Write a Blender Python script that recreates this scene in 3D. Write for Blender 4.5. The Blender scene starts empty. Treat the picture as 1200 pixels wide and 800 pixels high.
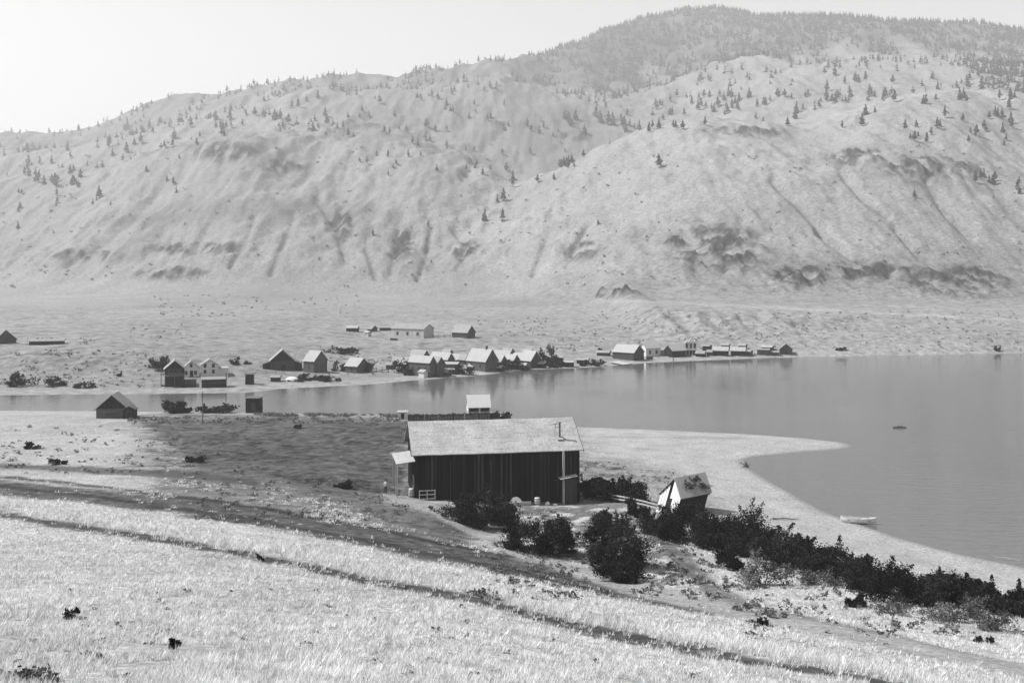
import bpy, math, random
import numpy as np
from mathutils import Vector

random.seed(7)
RNG = np.random.default_rng(11)
scene = bpy.context.scene
COL = scene.collection
R = math.radians

# ------------------------------------------------------------------ camera, sky, sun, exposure
CAM_Z, HORIZON, FOC = 30.0, 325.0, 1200.0
cam_data = bpy.data.cameras.new('camera')
cam = bpy.data.objects.new('camera', cam_data); COL.objects.link(cam)
cam.location = (0, 0, CAM_Z); cam.rotation_euler = (R(90), 0, 0)
cam_data.sensor_width = 36; cam_data.lens = 36
cam_data.shift_y = -(400 - HORIZON) / 1200.0
cam_data.clip_start = 0.2; cam_data.clip_end = 20000
scene.camera = cam

SUN_ELEV = 50.0
sun_dir = Vector((-math.cos(R(SUN_ELEV)), 0.10 * math.cos(R(SUN_ELEV)), math.sin(R(SUN_ELEV)))).normalized()
world = bpy.data.worlds.new('World'); scene.world = world; world.use_nodes = True
wn, wl = world.node_tree.nodes, world.node_tree.links
for n in list(wn): wn.remove(n)
sky = wn.new('ShaderNodeTexSky'); sky.sky_type = 'NISHITA'; sky.sun_disc = False
sky.sun_elevation = math.asin(sun_dir.z); sky.sun_rotation = math.atan2(sun_dir.x, sun_dir.y)
sky.air_density = 1.0; sky.dust_density = 1.0; sky.ozone_density = 1.0
sep = wn.new('ShaderNodeSeparateColor')            # a plate sensitive to blue light only
bg = wn.new('ShaderNodeBackground'); bg.inputs['Strength'].default_value = 0.09
wo = wn.new('ShaderNodeOutputWorld')
wl.new(sky.outputs[0], sep.inputs[0]); wl.new(sep.outputs[2], bg.inputs[0]); wl.new(bg.outputs[0], wo.inputs[0])

sd = bpy.data.lights.new('sun', 'SUN'); sd.energy = 5.0; sd.angle = R(0.5); sd.color = (1, 1, 1)
sun = bpy.data.objects.new('sun', sd); COL.objects.link(sun)
sun.rotation_euler = sun_dir.to_track_quat('Z', 'Y').to_euler(); sun.location = (-60, 20, 200)

scene.view_settings.view_transform = 'Standard'; scene.view_settings.look = 'None'
scene.view_settings.gamma = 1.0; scene.view_settings.exposure = 0.84
scene.view_settings.use_curve_mapping = False
scene.render.engine = 'CYCLES'
HAZE_DENSITY = 2.3e-4

# ------------------------------------------------------------------ numeric helpers
def sstep(a, b, x):
    t = np.clip((x - a) / (b - a), 0, 1); return t * t * (3 - 2 * t)

_perm = np.random.default_rng(3).permutation(512)
def perlin(x, y, seed=0):
    x = np.asarray(x, float) + seed * 17.37; y = np.asarray(y, float) - seed * 9.71
    xi = np.floor(x).astype(int); yi = np.floor(y).astype(int); xf = x - xi; yf = y - yi
    def g(ix, iy, dx, dy):
        h = _perm[(_perm[ix & 511] + iy) & 511]; a = h * (2 * np.pi / 512)
        return np.cos(a) * dx + np.sin(a) * dy
    u = xf**3 * (xf * (xf * 6 - 15) + 10); v = yf**3 * (yf * (yf * 6 - 15) + 10)
    n0 = g(xi, yi, xf, yf) * (1 - u) + g(xi + 1, yi, xf - 1, yf) * u
    n1 = g(xi, yi + 1, xf, yf - 1) * (1 - u) + g(xi + 1, yi + 1, xf - 1, yf - 1) * u
    return 1.5 * (n0 * (1 - v) + n1 * v)
def fbm(x, y, octv=4, seed=0):
    s = 0; a = 1.0; f = 1.0; t = 0
    for i in range(octv):
        s = s + a * perlin(x * f, y * f, seed + i * 3); t += a; a *= .5; f *= 2.03
    return s / t
def ridged(x, y, octv=3, seed=0):
    s = 0; a = 1.0; f = 1.0; t = 0
    for i in range(octv):
        s = s + a * (1 - 2 * np.abs(perlin(x * f, y * f, seed + i * 5))); t += a; a *= .5; f *= 2.1
    return s / t
def pt(px, py, Y): return Vector(((px - 600) / FOC * Y, Y, CAM_Z - (py - HORIZON) / FOC * Y))
def lake(px, py): return pt(px, py, FOC * CAM_Z / (py - HORIZON))
def to_px(X, Y, Z):
    Y = np.maximum(Y, 1.0); return 600 + X / Y * FOC, HORIZON + (CAM_Z - Z) / Y * FOC

# ------------------------------------------------------------------ materials (all greys: the plate has no colour)
def mat(name, base, rough=.9, var=.25, scale=1.0, stretch=(1, 1, 1), bump=0.0, attr=None, spec=.2, detail=6, translucent=0.0, var2=0.0, scale2=.1):
    m = bpy.data.materials.new(name); m.use_nodes = True
    nt = m.node_tree; N, L = nt.nodes, nt.links
    for n in list(N): N.remove(n)
    out = N.new('ShaderNodeOutputMaterial'); b = N.new('ShaderNodeBsdfPrincipled')
    b.inputs['Roughness'].default_value = rough; b.inputs['Specular IOR Level'].default_value = spec
    tc = N.new('ShaderNodeTexCoord'); mp = N.new('ShaderNodeMapping'); mp.inputs['Scale'].default_value = [scale * s for s in stretch]
    L.new(tc.outputs['Object'], mp.inputs[0])
    nz = N.new('ShaderNodeTexNoise'); nz.inputs['Scale'].default_value = 1; nz.inputs['Detail'].default_value = detail; nz.inputs['Roughness'].default_value = .65
    L.new(mp.outputs[0], nz.inputs['Vector'])
    mr = N.new('ShaderNodeMapRange'); mr.inputs['From Min'].default_value = .3; mr.inputs['From Max'].default_value = .7
    mr.inputs['To Min'].default_value = 1 - var; mr.inputs['To Max'].default_value = 1 + var
    L.new(nz.outputs[0], mr.inputs['Value']); val = mr.outputs[0]
    if var2:
        nz2 = N.new('ShaderNodeTexNoise'); nz2.inputs['Scale'].default_value = scale2; nz2.inputs['Detail'].default_value = 4
        L.new(tc.outputs['Object'], nz2.inputs['Vector'])
        mr2 = N.new('ShaderNodeMapRange'); mr2.inputs['From Min'].default_value = .3; mr2.inputs['From Max'].default_value = .7
        mr2.inputs['To Min'].default_value = 1 - var2; mr2.inputs['To Max'].default_value = 1 + var2
        L.new(nz2.outputs[0], mr2.inputs['Value'])
        mm = N.new('ShaderNodeMath'); mm.operation = 'MULTIPLY'; L.new(val, mm.inputs[0]); L.new(mr2.outputs[0], mm.inputs[1]); val = mm.outputs[0]
    mul = N.new('ShaderNodeMath'); mul.operation = 'MULTIPLY'; mul.inputs[1].default_value = base; L.new(val, mul.inputs[0]); val = mul.outputs[0]
    if attr:
        at = N.new('ShaderNodeAttribute'); at.attribute_name = attr
        m2 = N.new('ShaderNodeMath'); m2.operation = 'MULTIPLY'; m2.use_clamp = True; L.new(val, m2.inputs[0]); L.new(at.outputs['Fac'], m2.inputs[1]); val = m2.outputs[0]
    L.new(val, b.inputs['Base Color'])
    if bump:
        bp = N.new('ShaderNodeBump'); bp.inputs['Strength'].default_value = 1; bp.inputs['Distance'].default_value = bump
        L.new(nz.outputs[0], bp.inputs['Height']); L.new(bp.outputs[0], b.inputs['Normal'])
    surf = b.outputs[0]
    if translucent:
        tr = N.new('ShaderNodeBsdfTranslucent'); L.new(val, tr.inputs[0]); mx = N.new('ShaderNodeMixShader'); mx.inputs[0].default_value = translucent
        L.new(surf, mx.inputs[1]); L.new(tr.outputs[0], mx.inputs[2]); surf = mx.outputs[0]
    L.new(surf, out.inputs['Surface'])
    return m

M = {}
M['ground'] = mat('dry_ground', 1.0, .95, .5, 3.5, bump=.08, attr='tone', spec=.05, var2=.12, scale2=.25)
M['hills'] = mat('hill_ground', 1.0, .95, .40, .36, bump=1.0, attr='tone', spec=.05, var2=.07, scale2=.02, detail=9)
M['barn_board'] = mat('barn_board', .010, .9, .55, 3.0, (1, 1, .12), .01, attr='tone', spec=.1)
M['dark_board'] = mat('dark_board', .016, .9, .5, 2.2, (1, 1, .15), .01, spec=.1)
M['log_wall'] = mat('log_wall', .09, .9, .6, 2.6, (.12, .12, 1.6), .02, spec=.1)
M['grey_board'] = mat('grey_board', .075, .9, .35, 2.2, (1, 1, .15), .01, spec=.1)
M['mid_board'] = mat('mid_board', .042, .9, .35, 2.2, (1, 1, .15), .01, spec=.1)
M['pale_board'] = mat('pale_board', .34, .85, .25, 2.5, (1, 1, .15), .01, spec=.15)
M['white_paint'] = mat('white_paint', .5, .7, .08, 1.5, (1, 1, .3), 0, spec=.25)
M['pale_roof'] = mat('pale_roof', .22, .85, .16, 1.6, (1, .4, .4), .01, spec=.15)
M['white_roof'] = mat('white_roof', .28, .8, .1, 1.6, (1, .4, .4), .01, spec=.15)
M['barn_roof'] = mat('barn_roof', .285, .9, .28, 3.2, (1.6, .7, .7), .02, spec=.1, var2=.16, scale2=.5)
M['grey_roof'] = mat('grey_roof', .20, .9, .2, 1.6, (1, .4, .4), .01, spec=.1)
M['dark_roof'] = mat('dark_roof', .10, .9, .3, 1.6, (1, .4, .4), .01, spec=.1)
M['glass'] = mat('window_glass', .03, .15, .2, 1.0, spec=.5)
M['iron'] = mat('rusty_iron', .06, .6, .3, 6, spec=.4)
M['canvas'] = mat('white_canvas', .75, .9, .1, 4, bump=.02)
M['leaf'] = mat('bush_leaf', .017, .9, .3, 1.2, attr='tone', spec=.06, translucent=.12)
M['leaf_grey'] = mat('grey_leaf', .10, .85, .3, 1.2, attr='tone', spec=.1, translucent=.2)
M['weed'] = mat('weed_leaf', .15, .9, .3, 1.2, attr='tone', spec=.05, translucent=.3)
M['stem'] = mat('bark', .08, .95, .3, 5, bump=.01)
M['dry_branch'] = mat('dry_branch', .16, .95, .4, 5, attr='tone', bump=.01)
M['pine'] = mat('pine_needles', .026, .9, .35, .3, spec=.1)
M['sage'] = mat('sage_leaf', .13, .9, .35, .3, spec=.05)
M['grass'] = mat('dry_grass_blade', .61, .8, .12, .5, attr='tone', spec=.15, translucent=.40)
M['drift'] = mat('driftwood', .17, .9, .3, 3, (.3, 1, 1), .01)
M['skin'] = mat('skin', .42, .6, .1, 3)
M['cloth_dark'] = mat('dark_cloth', .035, .95, .2, 5)
M['cloth_light'] = mat('light_cloth', .45, .95, .1, 5)
M['boat_paint'] = mat('boat_paint', .60, .6, .15, 2.5, (.4, 1, 1), spec=.3)

# ------------------------------------------------------------------ mesh helpers
class MB:
    def __init__(s): s.v = []; s.f = []; s.t = []; s.tone = 1.0; s.sm = False
    def add(s, vs, fs):
        o = len(s.v); s.v += [tuple(v) for v in vs]; s.f += [tuple(i + o for i in f) for f in fs]; s.t += [s.tone] * len(vs); return s
    def box(s, c, d, rz=0, rx=0, ry=0):
        from mathutils import Euler
        e = Euler((rx, ry, rz)).to_matrix(); c = Vector(c)
        vs = [c + e @ Vector((a * d[0] / 2, b * d[1] / 2, g * d[2] / 2)) for g in (-1, 1) for a, b in ((-1, -1), (1, -1), (1, 1), (-1, 1))]
        return s.add(vs, [(3, 2, 1, 0), (4, 5, 6, 7), (0, 1, 5, 4), (1, 2, 6, 5), (2, 3, 7, 6), (3, 0, 4, 7)])
    def bar(s, a, b, w, h=None):
        a = Vector(a); b = Vector(b); h = h or w; d = (b - a).normalized()
        up = Vector((0, 0, 1)) if abs(d.z) < .95 else Vector((0, 1, 0))
        x = d.cross(up).normalized() * w / 2; y = x.cross(d).normalized() * h / 2
        vs = [p + i * x + j * y for p in (a, b) for i, j in ((-1, -1), (1, -1), (1, 1), (-1, 1))]
        return s.add(vs, [(0, 1, 2, 3), (7, 6, 5, 4), (1, 0, 4, 5), (2, 1, 5, 6), (3, 2, 6, 7), (0, 3, 7, 4)])
    def tube(s, path, radii, n=7):
        vs = []; fs = []
        for i, p in enumerate(path):
            p = Vector(p); q = Vector(path[min(i + 1, len(path) - 1)]); r_ = Vector(path[max(i - 1, 0)])
            d = (q - r_).normalized(); up = Vector((0, 0, 1)) if abs(d.z) < .9 else Vector((0, 1, 0))
            x = d.cross(up).normalized(); y = x.cross(d)
            for k in range(n):
                a = 2 * math.pi * k / n; vs.append(p + (x * math.cos(a) + y * math.sin(a)) * radii[i])
        for i in range(len(path) - 1):
            for k in range(n): fs.append((i * n + k, i * n + (k + 1) % n, (i + 1) * n + (k + 1) % n, (i + 1) * n + k))
        fs.append(tuple(range(n))[::-1]); fs.append(tuple(range((len(path) - 1) * n, len(path) * n)))
        return s.add(vs, fs)
    def prism(s, poly, x0, x1):                      # polygon in local (y, z) pulled along x
        n = len(poly); vs = [(x0, y, z) for y, z in poly] + [(x1, y, z) for y, z in poly]
        fs = [tuple(range(n)), tuple(range(2 * n - 1, n - 1, -1))] + [(i, i + n, (i + 1) % n + n, (i + 1) % n) for i in range(n)]
        return s.add(vs, fs)
    def build(s, name, m, parent=None, tone=False):
        me = bpy.data.meshes.new(name); me.from_pydata(s.v, [], s.f)
        if tone:
            a = me.attributes.new('tone', 'FLOAT', 'POINT'); a.data.foreach_set('value', np.array(s.t, np.float32))
        me.materials.append(m); o = bpy.data.objects.new(name, me); COL.objects.link(o)
        if parent: o.parent = parent
        if s.sm:
            for p in me.polygons: p.use_smooth = True
        return o

def np_mesh(name, V, F, m, tone=None, smooth=False):
    me = bpy.data.meshes.new(name); k = F.shape[1]
    me.vertices.add(len(V)); me.vertices.foreach_set('co', np.ascontiguousarray(V, np.float32).ravel())
    me.loops.add(F.size); me.loops.foreach_set('vertex_index', np.ascontiguousarray(F, np.int32).ravel())
    me.polygons.add(len(F)); me.polygons.foreach_set('loop_start', np.arange(0, F.size, k, dtype=np.int32))
    me.polygons.foreach_set('loop_total', np.full(len(F), k, np.int32))
    if smooth: me.polygons.foreach_set('use_smooth', np.ones(len(F), bool))
    me.update(calc_edges=True)
    if tone is not None:
        a = me.attributes.new('tone', 'FLOAT', 'POINT'); a.data.foreach_set('value', np.ascontiguousarray(tone, np.float32))
    me.materials.append(m)
    return me
def link(name, me, parent=None):
    o = bpy.data.objects.new(name, me); COL.objects.link(o)
    if parent: o.parent = parent
    return o
def tag(o, label=None, cat=None, group=None, kind=None):
    if label: o['label'] = label
    if cat: o['category'] = cat
    if group: o['group'] = group
    if kind: o['kind'] = kind
    return o
def thing(name, label, cat, loc, rz=0, group=None):
    o = bpy.data.objects.new(name, None); COL.objects.link(o); o.empty_display_size = .5
    o.location = loc; o.rotation_euler = (0, 0, rz); return tag(o, label, cat, group)

# ------------------------------------------------------------------ the near land: hillside, flat, beach and spit
SHORE_PX = [(-900, 484), (-400, 482), (0, 481), (180, 482), (300, 483), (400, 485), (470, 486), (560, 489), (600, 493), (640, 497), (680, 500),
            (760, 503), (870, 508), (940, 513), (985, 518), (1003, 522.5), (985, 526), (930, 530), (885, 534.5), (872, 538), (870, 543), (880, 551), (900, 563),
            (930, 580), (960, 597), (1000, 612), (1060, 632), (1120, 648), (1200, 665), (1300, 682), (1500, 710), (1900, 745)]
shore = np.array([lake(*p)[:2] for p in SHORE_PX])
poly = np.vstack([shore, [[260, 40], [260, -80], [-400, -80], [-400, shore[0, 1]]]])
def inside(P, x, y):
    r = np.zeros(x.shape, bool)
    for i in range(len(P)):
        (x0, y0), (x1, y1) = P[i], P[(i + 1) % len(P)]
        if y0 == y1: continue
        c = ((y0 > y) != (y1 > y)) & (x < (x1 - x0) * (y - y0) / (y1 - y0) + x0); r ^= c
    return r
def seg_dist(P, x, y, closed=False):
    d = np.full(x.shape, 1e9); n = len(P)
    for i in range(n if closed else n - 1):
        a = P[i]; b = P[(i + 1) % n]; ab = b - a
        t = np.clip(((x - a[0]) * ab[0] + (y - a[1]) * ab[1]) / (ab @ ab), 0, 1)
        d = np.minimum(d, np.hypot(x - a[0] - t * ab[0], y - a[1] - t * ab[1]))
    return d

CTRL = [  # photo column, photo row, metres away
    (600, 800, 24), (0, 800, 18), (300, 800, 20), (900, 800, 33), (1200, 800, 46),
    (0, 700, 40), (300, 700, 43), (600, 700, 53), (750, 735, 51), (900, 760, 46),
    (0, 640, 64), (300, 640, 72), (450, 640, 82), (600, 640, 98), (700, 640, 102), (750, 640, 103),
    (0, 600, 88), (200, 600, 94), (400, 600, 104), (520, 600, 114),
    (0, 560, 120), (200, 560, 123), (400, 560, 133),
    (0, 530, 150), (200, 530, 155), (400, 530, 160),
    (0, 500, 190), (200, 500, 192), (400, 500, 192), (132, 489, 210),
    (487, 584, 125.6), (679, 587.5, 129.5), (560, 610, 115), (600, 600, 121), (700, 600, 121), (440, 580, 126), (475, 560, 138), (660, 560, 143),
    (560, 630, 105), (640, 670, 88), (720, 690, 79), (850, 715, 69), (1000, 745, 58), (1200, 792, 48),
    (1000, 705, 78), (1200, 740, 68), (1100, 690, 88), (1200, 700, 88), (1060, 680, 95), (860, 650, 105), (760, 600, 122), (850, 690, 84), (800, 650, 100), (940, 668, 98),
    (1190, 695, 93), (1050, 655, 104.5), (950, 630, 113), (850, 580, 135), (790, 550, 153), (700, 530, 168)]
cx, cy, cz = [], [], []
for px, py, Y in CTRL:
    p = pt(px, py, Y); cx.append(p.x); cy.append(p.y); cz.append(p.z)
for X, Y, Z in ((0, 0, 28.3), (-20, 0, 28.8), (22, 0, 27.0), (0, -20, 33), (-30, -20, 33.5), (40, -20, 30), (0, 9, 25.3), (-9, 9, 25.7), (70, 20, 14), (-80, 60, 15), (-130, 120, 8), (-170, 190, 3),
                (pt(760, 515, 184).x, 184, .9), (pt(900, 520, 181).x, 181, .6), (pt(690, 512, 180).x, 180, 1.1)):
    cx.append(X); cy.append(Y); cz.append(Z)
sr = []
for a, b in zip(shore[:-1], shore[1:]):
    n = max(1, int(np.hypot(*(b - a)) / 14))
    for k in range(n): sr.append(a + (b - a) * k / n)
for p in sr: cx.append(p[0]); cy.append(p[1]); cz.append(0)
cx, cy, cz = map(np.array, (cx, cy, cz))
def tps(r2): return np.where(r2 > 0, r2 * np.log(np.maximum(r2, 1e-9)), 0)
n = len(cx); S = 100.0; ax, ay = cx / S, cy / S
K = tps((ax[:, None] - ax) ** 2 + (ay[:, None] - ay) ** 2) + np.eye(n) * 2e-4
Pm = np.column_stack([np.ones(n), ax, ay]); A = np.block([[K, Pm], [Pm.T, np.zeros((3, 3))]])
sol = np.linalg.solve(A, np.concatenate([cz, np.zeros(3)])); wts, lin = sol[:n], sol[n:]
def near_raw(x, y):
    sh = x.shape; x = x.ravel() / S; y = y.ravel() / S; out = np.empty(len(x))
    for i in range(0, len(x), 40000):
        q = slice(i, i + 40000)
        out[q] = tps((x[q, None] - ax) ** 2 + (y[q, None] - ay) ** 2) @ wts + lin[0] + lin[1] * x[q] + lin[2] * y[q]
    return out.reshape(sh)

NU, NV = 560, 640
gu = np.linspace(-420, 1620, NU); gq = np.geomspace(14, 293, NV)           # gq = Y + 30
GU, GQ = np.meshgrid(gu, gq); NX = (GU - 600) / 1200 * GQ; NY = GQ - 30
sd_ = seg_dist(poly, NX, NY, True) * np.where(inside(poly, NX, NY), 1, -1)
rough_shore = fbm(NX / 9, NY / 9, 3, 5) * 0.8
sdn = sd_ + rough_shore * np.clip(np.abs(sd_) / 4 + .3, 0, 1)
NZ = near_raw(NX, NY) + (fbm(NX / 16, NY / 16, 4, 1) * .35 + fbm(NX / 2.5, NY / 2.5, 3, 2) * .07) * sstep(6, 40, sd_)
beach_z = .055 * sdn + .01
NZ = np.where(sdn > 0, beach_z + (np.maximum(NZ, .25) - beach_z) * sstep(3, 16, sdn), np.maximum(.09 * sdn, -6))

# where each patch of ground falls in the photo, to map tracks and fields onto the land
PX, PY = to_px(NX, NY, NZ)
wob = fbm(NX / 5, NY / 5, 5, 8)
def track(pts, x, y, wobble=0, soft=2.0):
    p = np.array(pts, float); yc = np.interp(x, p[:, 0], p[:, 1]); h = np.interp(x, p[:, 0], p[:, 2])
    m = 1 - sstep(h * .6, h + soft, np.abs(y - yc + wobble))
    return m * sstep(p[0, 0] - 12, p[0, 0] + 4, x) * (1 - sstep(p[-1, 0] - 4, p[-1, 0] + 12, x))
def area(pts, x, y, soft=10):
    P = np.array(pts, float); d = seg_dist(P, x, y, True) * np.where(inside(P, x, y), 1, -1); return sstep(-soft, soft, d)
T_ROAD = [(452, 583, 5), (500, 592, 7), (545, 614, 9), (600, 641, 9), (660, 664, 8), (720, 683, 8), (800, 702, 9), (880, 719, 10), (1000, 744, 9), (1200, 787, 9), (1600, 880, 10)]
T_BAND = [(-400, 500, 8), (-100, 553, 9), (0, 571, 10), (100, 581, 10), (200, 592, 11), (300, 606, 12), (400, 624, 13), (500, 644, 14), (600, 664, 13), (700, 688, 10), (780, 706, 5), (860, 722, 2)]
T_THIN = [(-400, 545, 3), (0, 603, 3.5), (120, 622, 4), (220, 637, 4), (300, 653, 3.5), (430, 679, 4), (560, 704, 5), (640, 724, 7), (720, 744, 7), (800, 760, 6), (900, 778, 5), (1000, 793, 5), (1200, 830, 5)]
T_TOP = [(-300, 530, 2.5), (0, 546, 3), (80, 549, 3), (160, 553, 3), (240, 558, 3), (300, 566, 2)]
T_EDGE = [(0, 558, 1.2), (150, 574, 1.4), (300, 594, 1.6), (420, 615, 2), (520, 637, 2), (600, 652, 1.5)]
T_EDGE2 = [(0, 569, 1.3), (150, 587, 1.6), (300, 610, 1.8), (420, 632, 2), (520, 651, 2), (640, 678, 1.6), (720, 696, 1.4)]
T_SIDE = [(880, 711, 2.5), (950, 726, 3), (1030, 744, 3.2), (1110, 762, 3), (1200, 782, 2.5)]
T_FOOT = [(752, 606, 9), (775, 628, 14), (800, 655, 17), (825, 683, 14), (850, 703, 9), (890, 718, 4)]
FIELD = [(160, 491), (330, 489), (478, 492), (474, 560), (452, 590), (520, 605), (560, 632), (520, 640), (440, 606), (330, 566), (240, 556), (205, 530)]
def near_masks(px, py, w):
    return dict(road=track(T_ROAD, px, py, w * 3), band=track(T_BAND, px, py, w * 5), thin=track(T_THIN, px, py, w * 5, 3), top=track(T_TOP, px, py, w * 3, 3),
                edge=track(T_EDGE, px, py, w * 3, 1.5), side=track(T_SIDE, px, py, w * 4, 2.5), foot=track(T_FOOT, px, py, w * 9, 6),
                field=area(FIELD, px + w * 44, py + w * 10, 7), edge2=track(T_EDGE2, px, py, w * 3, 1.5))
mk = near_masks(PX, PY, wob)
spot = fbm(NX / 3.2, NY / 3.2, 3, 21); spot2 = fbm(NX / 1.1, NY / 1.1, 2, 31); big = fbm(NX / 22, NY / 22, 3, 41)
spot3 = fbm(NX / .45, NY / .6, 2, 33)
tone = .27 + .05 * spot3 + .05 * big + .07 * spot + .05 * spot2
flat = (1 - .75 * (1 - sstep(130, 200, PX + wob * 30))) * sstep(105, 135, NY) * (1 - sstep(8, 60, NX))
tone = tone - flat * (.10 + .13 * sstep(-.1, .3, spot + .5 * spot2) + .06 * sstep(.0, .4, fbm(NX / 9, NY / 5, 3, 43)))
tone = tone + (.048 + .06 * spot + .06 * spot2 + .03 * big + .04 * spot3 - tone) * mk['field'] * .95
midm = area([(230, 545), (460, 585), (560, 640), (640, 665), (560, 668), (300, 606), (150, 580)], PX + wob * 10, PY + wob * 5, 8)
tone = tone + (.085 + .06 * spot2 + .05 * spot - tone) * midm * .85
yard = area([(500, 588), (690, 590), (770, 600), (800, 640), (830, 690), (720, 680), (640, 660), (560, 622)], PX + wob * 10, PY + wob * 6, 8)
tone = tone + (.085 + .06 * spot2 + .24 * sstep(.0, .25, spot) - tone) * yard * .9
tone = tone + (.055 + .045 * spot2 + .035 * spot + .05 * spot3 - tone) * mk['band'] * .97
tone = tone + (.018 - tone) * np.maximum(mk['edge'], mk['edge2'] * .8) * .85
tone = tone + (.035 + .04 * spot2 - tone) * mk['thin'] * .95
tone = tone + (.04 - tone) * np.maximum(mk['top'], mk['side']) * .8
tone = tone + (.075 + .05 * spot2 - tone) * mk['foot'] * .85
tone = tone + (.20 + .03 * spot + .03 * spot2 + .05 * spot3 - tone) * mk['road'] * .92
beachm = 1 - sstep(1.0, 1.9, NZ + .3 * wob)
beachm = np.maximum(beachm * sstep(640, 700, PX + wob * 20), (1 - sstep(3, 12, sd_)) * .6)
beach_tone = .245 + .03 * fbm(NX / 30, sd_ / 3, 3, 51) + .02 * spot
wet = sstep(0.0, 1.6, sdn); beach_tone = beach_tone * (.62 + .38 * wet)
shingle = np.clip(fbm(NX / 12, NY / 4, 3, 61) - .05, 0, 1) * area([(660, 495), (900, 510), (760, 530), (690, 540)], PX, PY, 14)
tone = tone + (beach_tone - shingle * .18 - tone) * beachm
tone = np.clip(tone, .015, .7)

idx = np.arange(NU * NV).reshape(NV, NU)
F = np.stack([idx[:-1, :-1], idx[:-1, 1:], idx[1:, 1:], idx[1:, :-1]], -1).reshape(-1, 4)
V = np.stack([NX, NY, NZ], -1).reshape(-1, 3)
lab = np.zeros(NX.shape, int)
lab[beachm > .55] = 1
lab[mk['foot'] > .5] = 2; lab[np.maximum(mk['band'], np.maximum(mk['thin'], mk['top'])) > .5] = 3; lab[mk['road'] > .5] = 4
fl = lab[:-1, :-1].ravel(); keep = (sd_[:-1, :-1].ravel() > -26)
for k, nm in enumerate(('hillside_ground', 'beach', 'footpath', 'cart_track', 'dirt_road')):
    ff = F[(fl == k) & keep]; used, inv = np.unique(ff, return_inverse=True)
    me = np_mesh(nm, V[used], inv.reshape(ff.shape), M['ground'], tone.ravel()[used], True)
    tag(link(nm, me), kind='structure')

def near_z(x, y):
    x = np.asarray(x, float); y = np.asarray(y, float); q = np.clip(y + 30, 14.01, 292.9)
    fu = np.clip((x / q * 1200 + 600 - gu[0]) / (gu[1] - gu[0]), 0, NU - 1.001); fv = np.clip(np.log(q / 14) / np.log(293 / 14) * (NV - 1), 0, NV - 1.001)
    i = fu.astype(int); j = fv.astype(int); a = fu - i; b = fv - j
    return (NZ[j, i] * (1 - a) + NZ[j, i + 1] * a) * (1 - b) + (NZ[j + 1, i] * (1 - a) + NZ[j + 1, i + 1] * a) * b
def near_hit(px, py):
    Y = np.linspace(8, 255, 4000); X = (px - 600) / FOC * Y; ray = CAM_Z - (py - HORIZON) / FOC * Y
    h = np.nonzero(near_z(X, Y) >= ray)[0]; k = h[0] if len(h) else len(Y) - 1
    return Vector((X[k], Y[k], float(near_z(X[k], Y[k]))))

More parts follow.
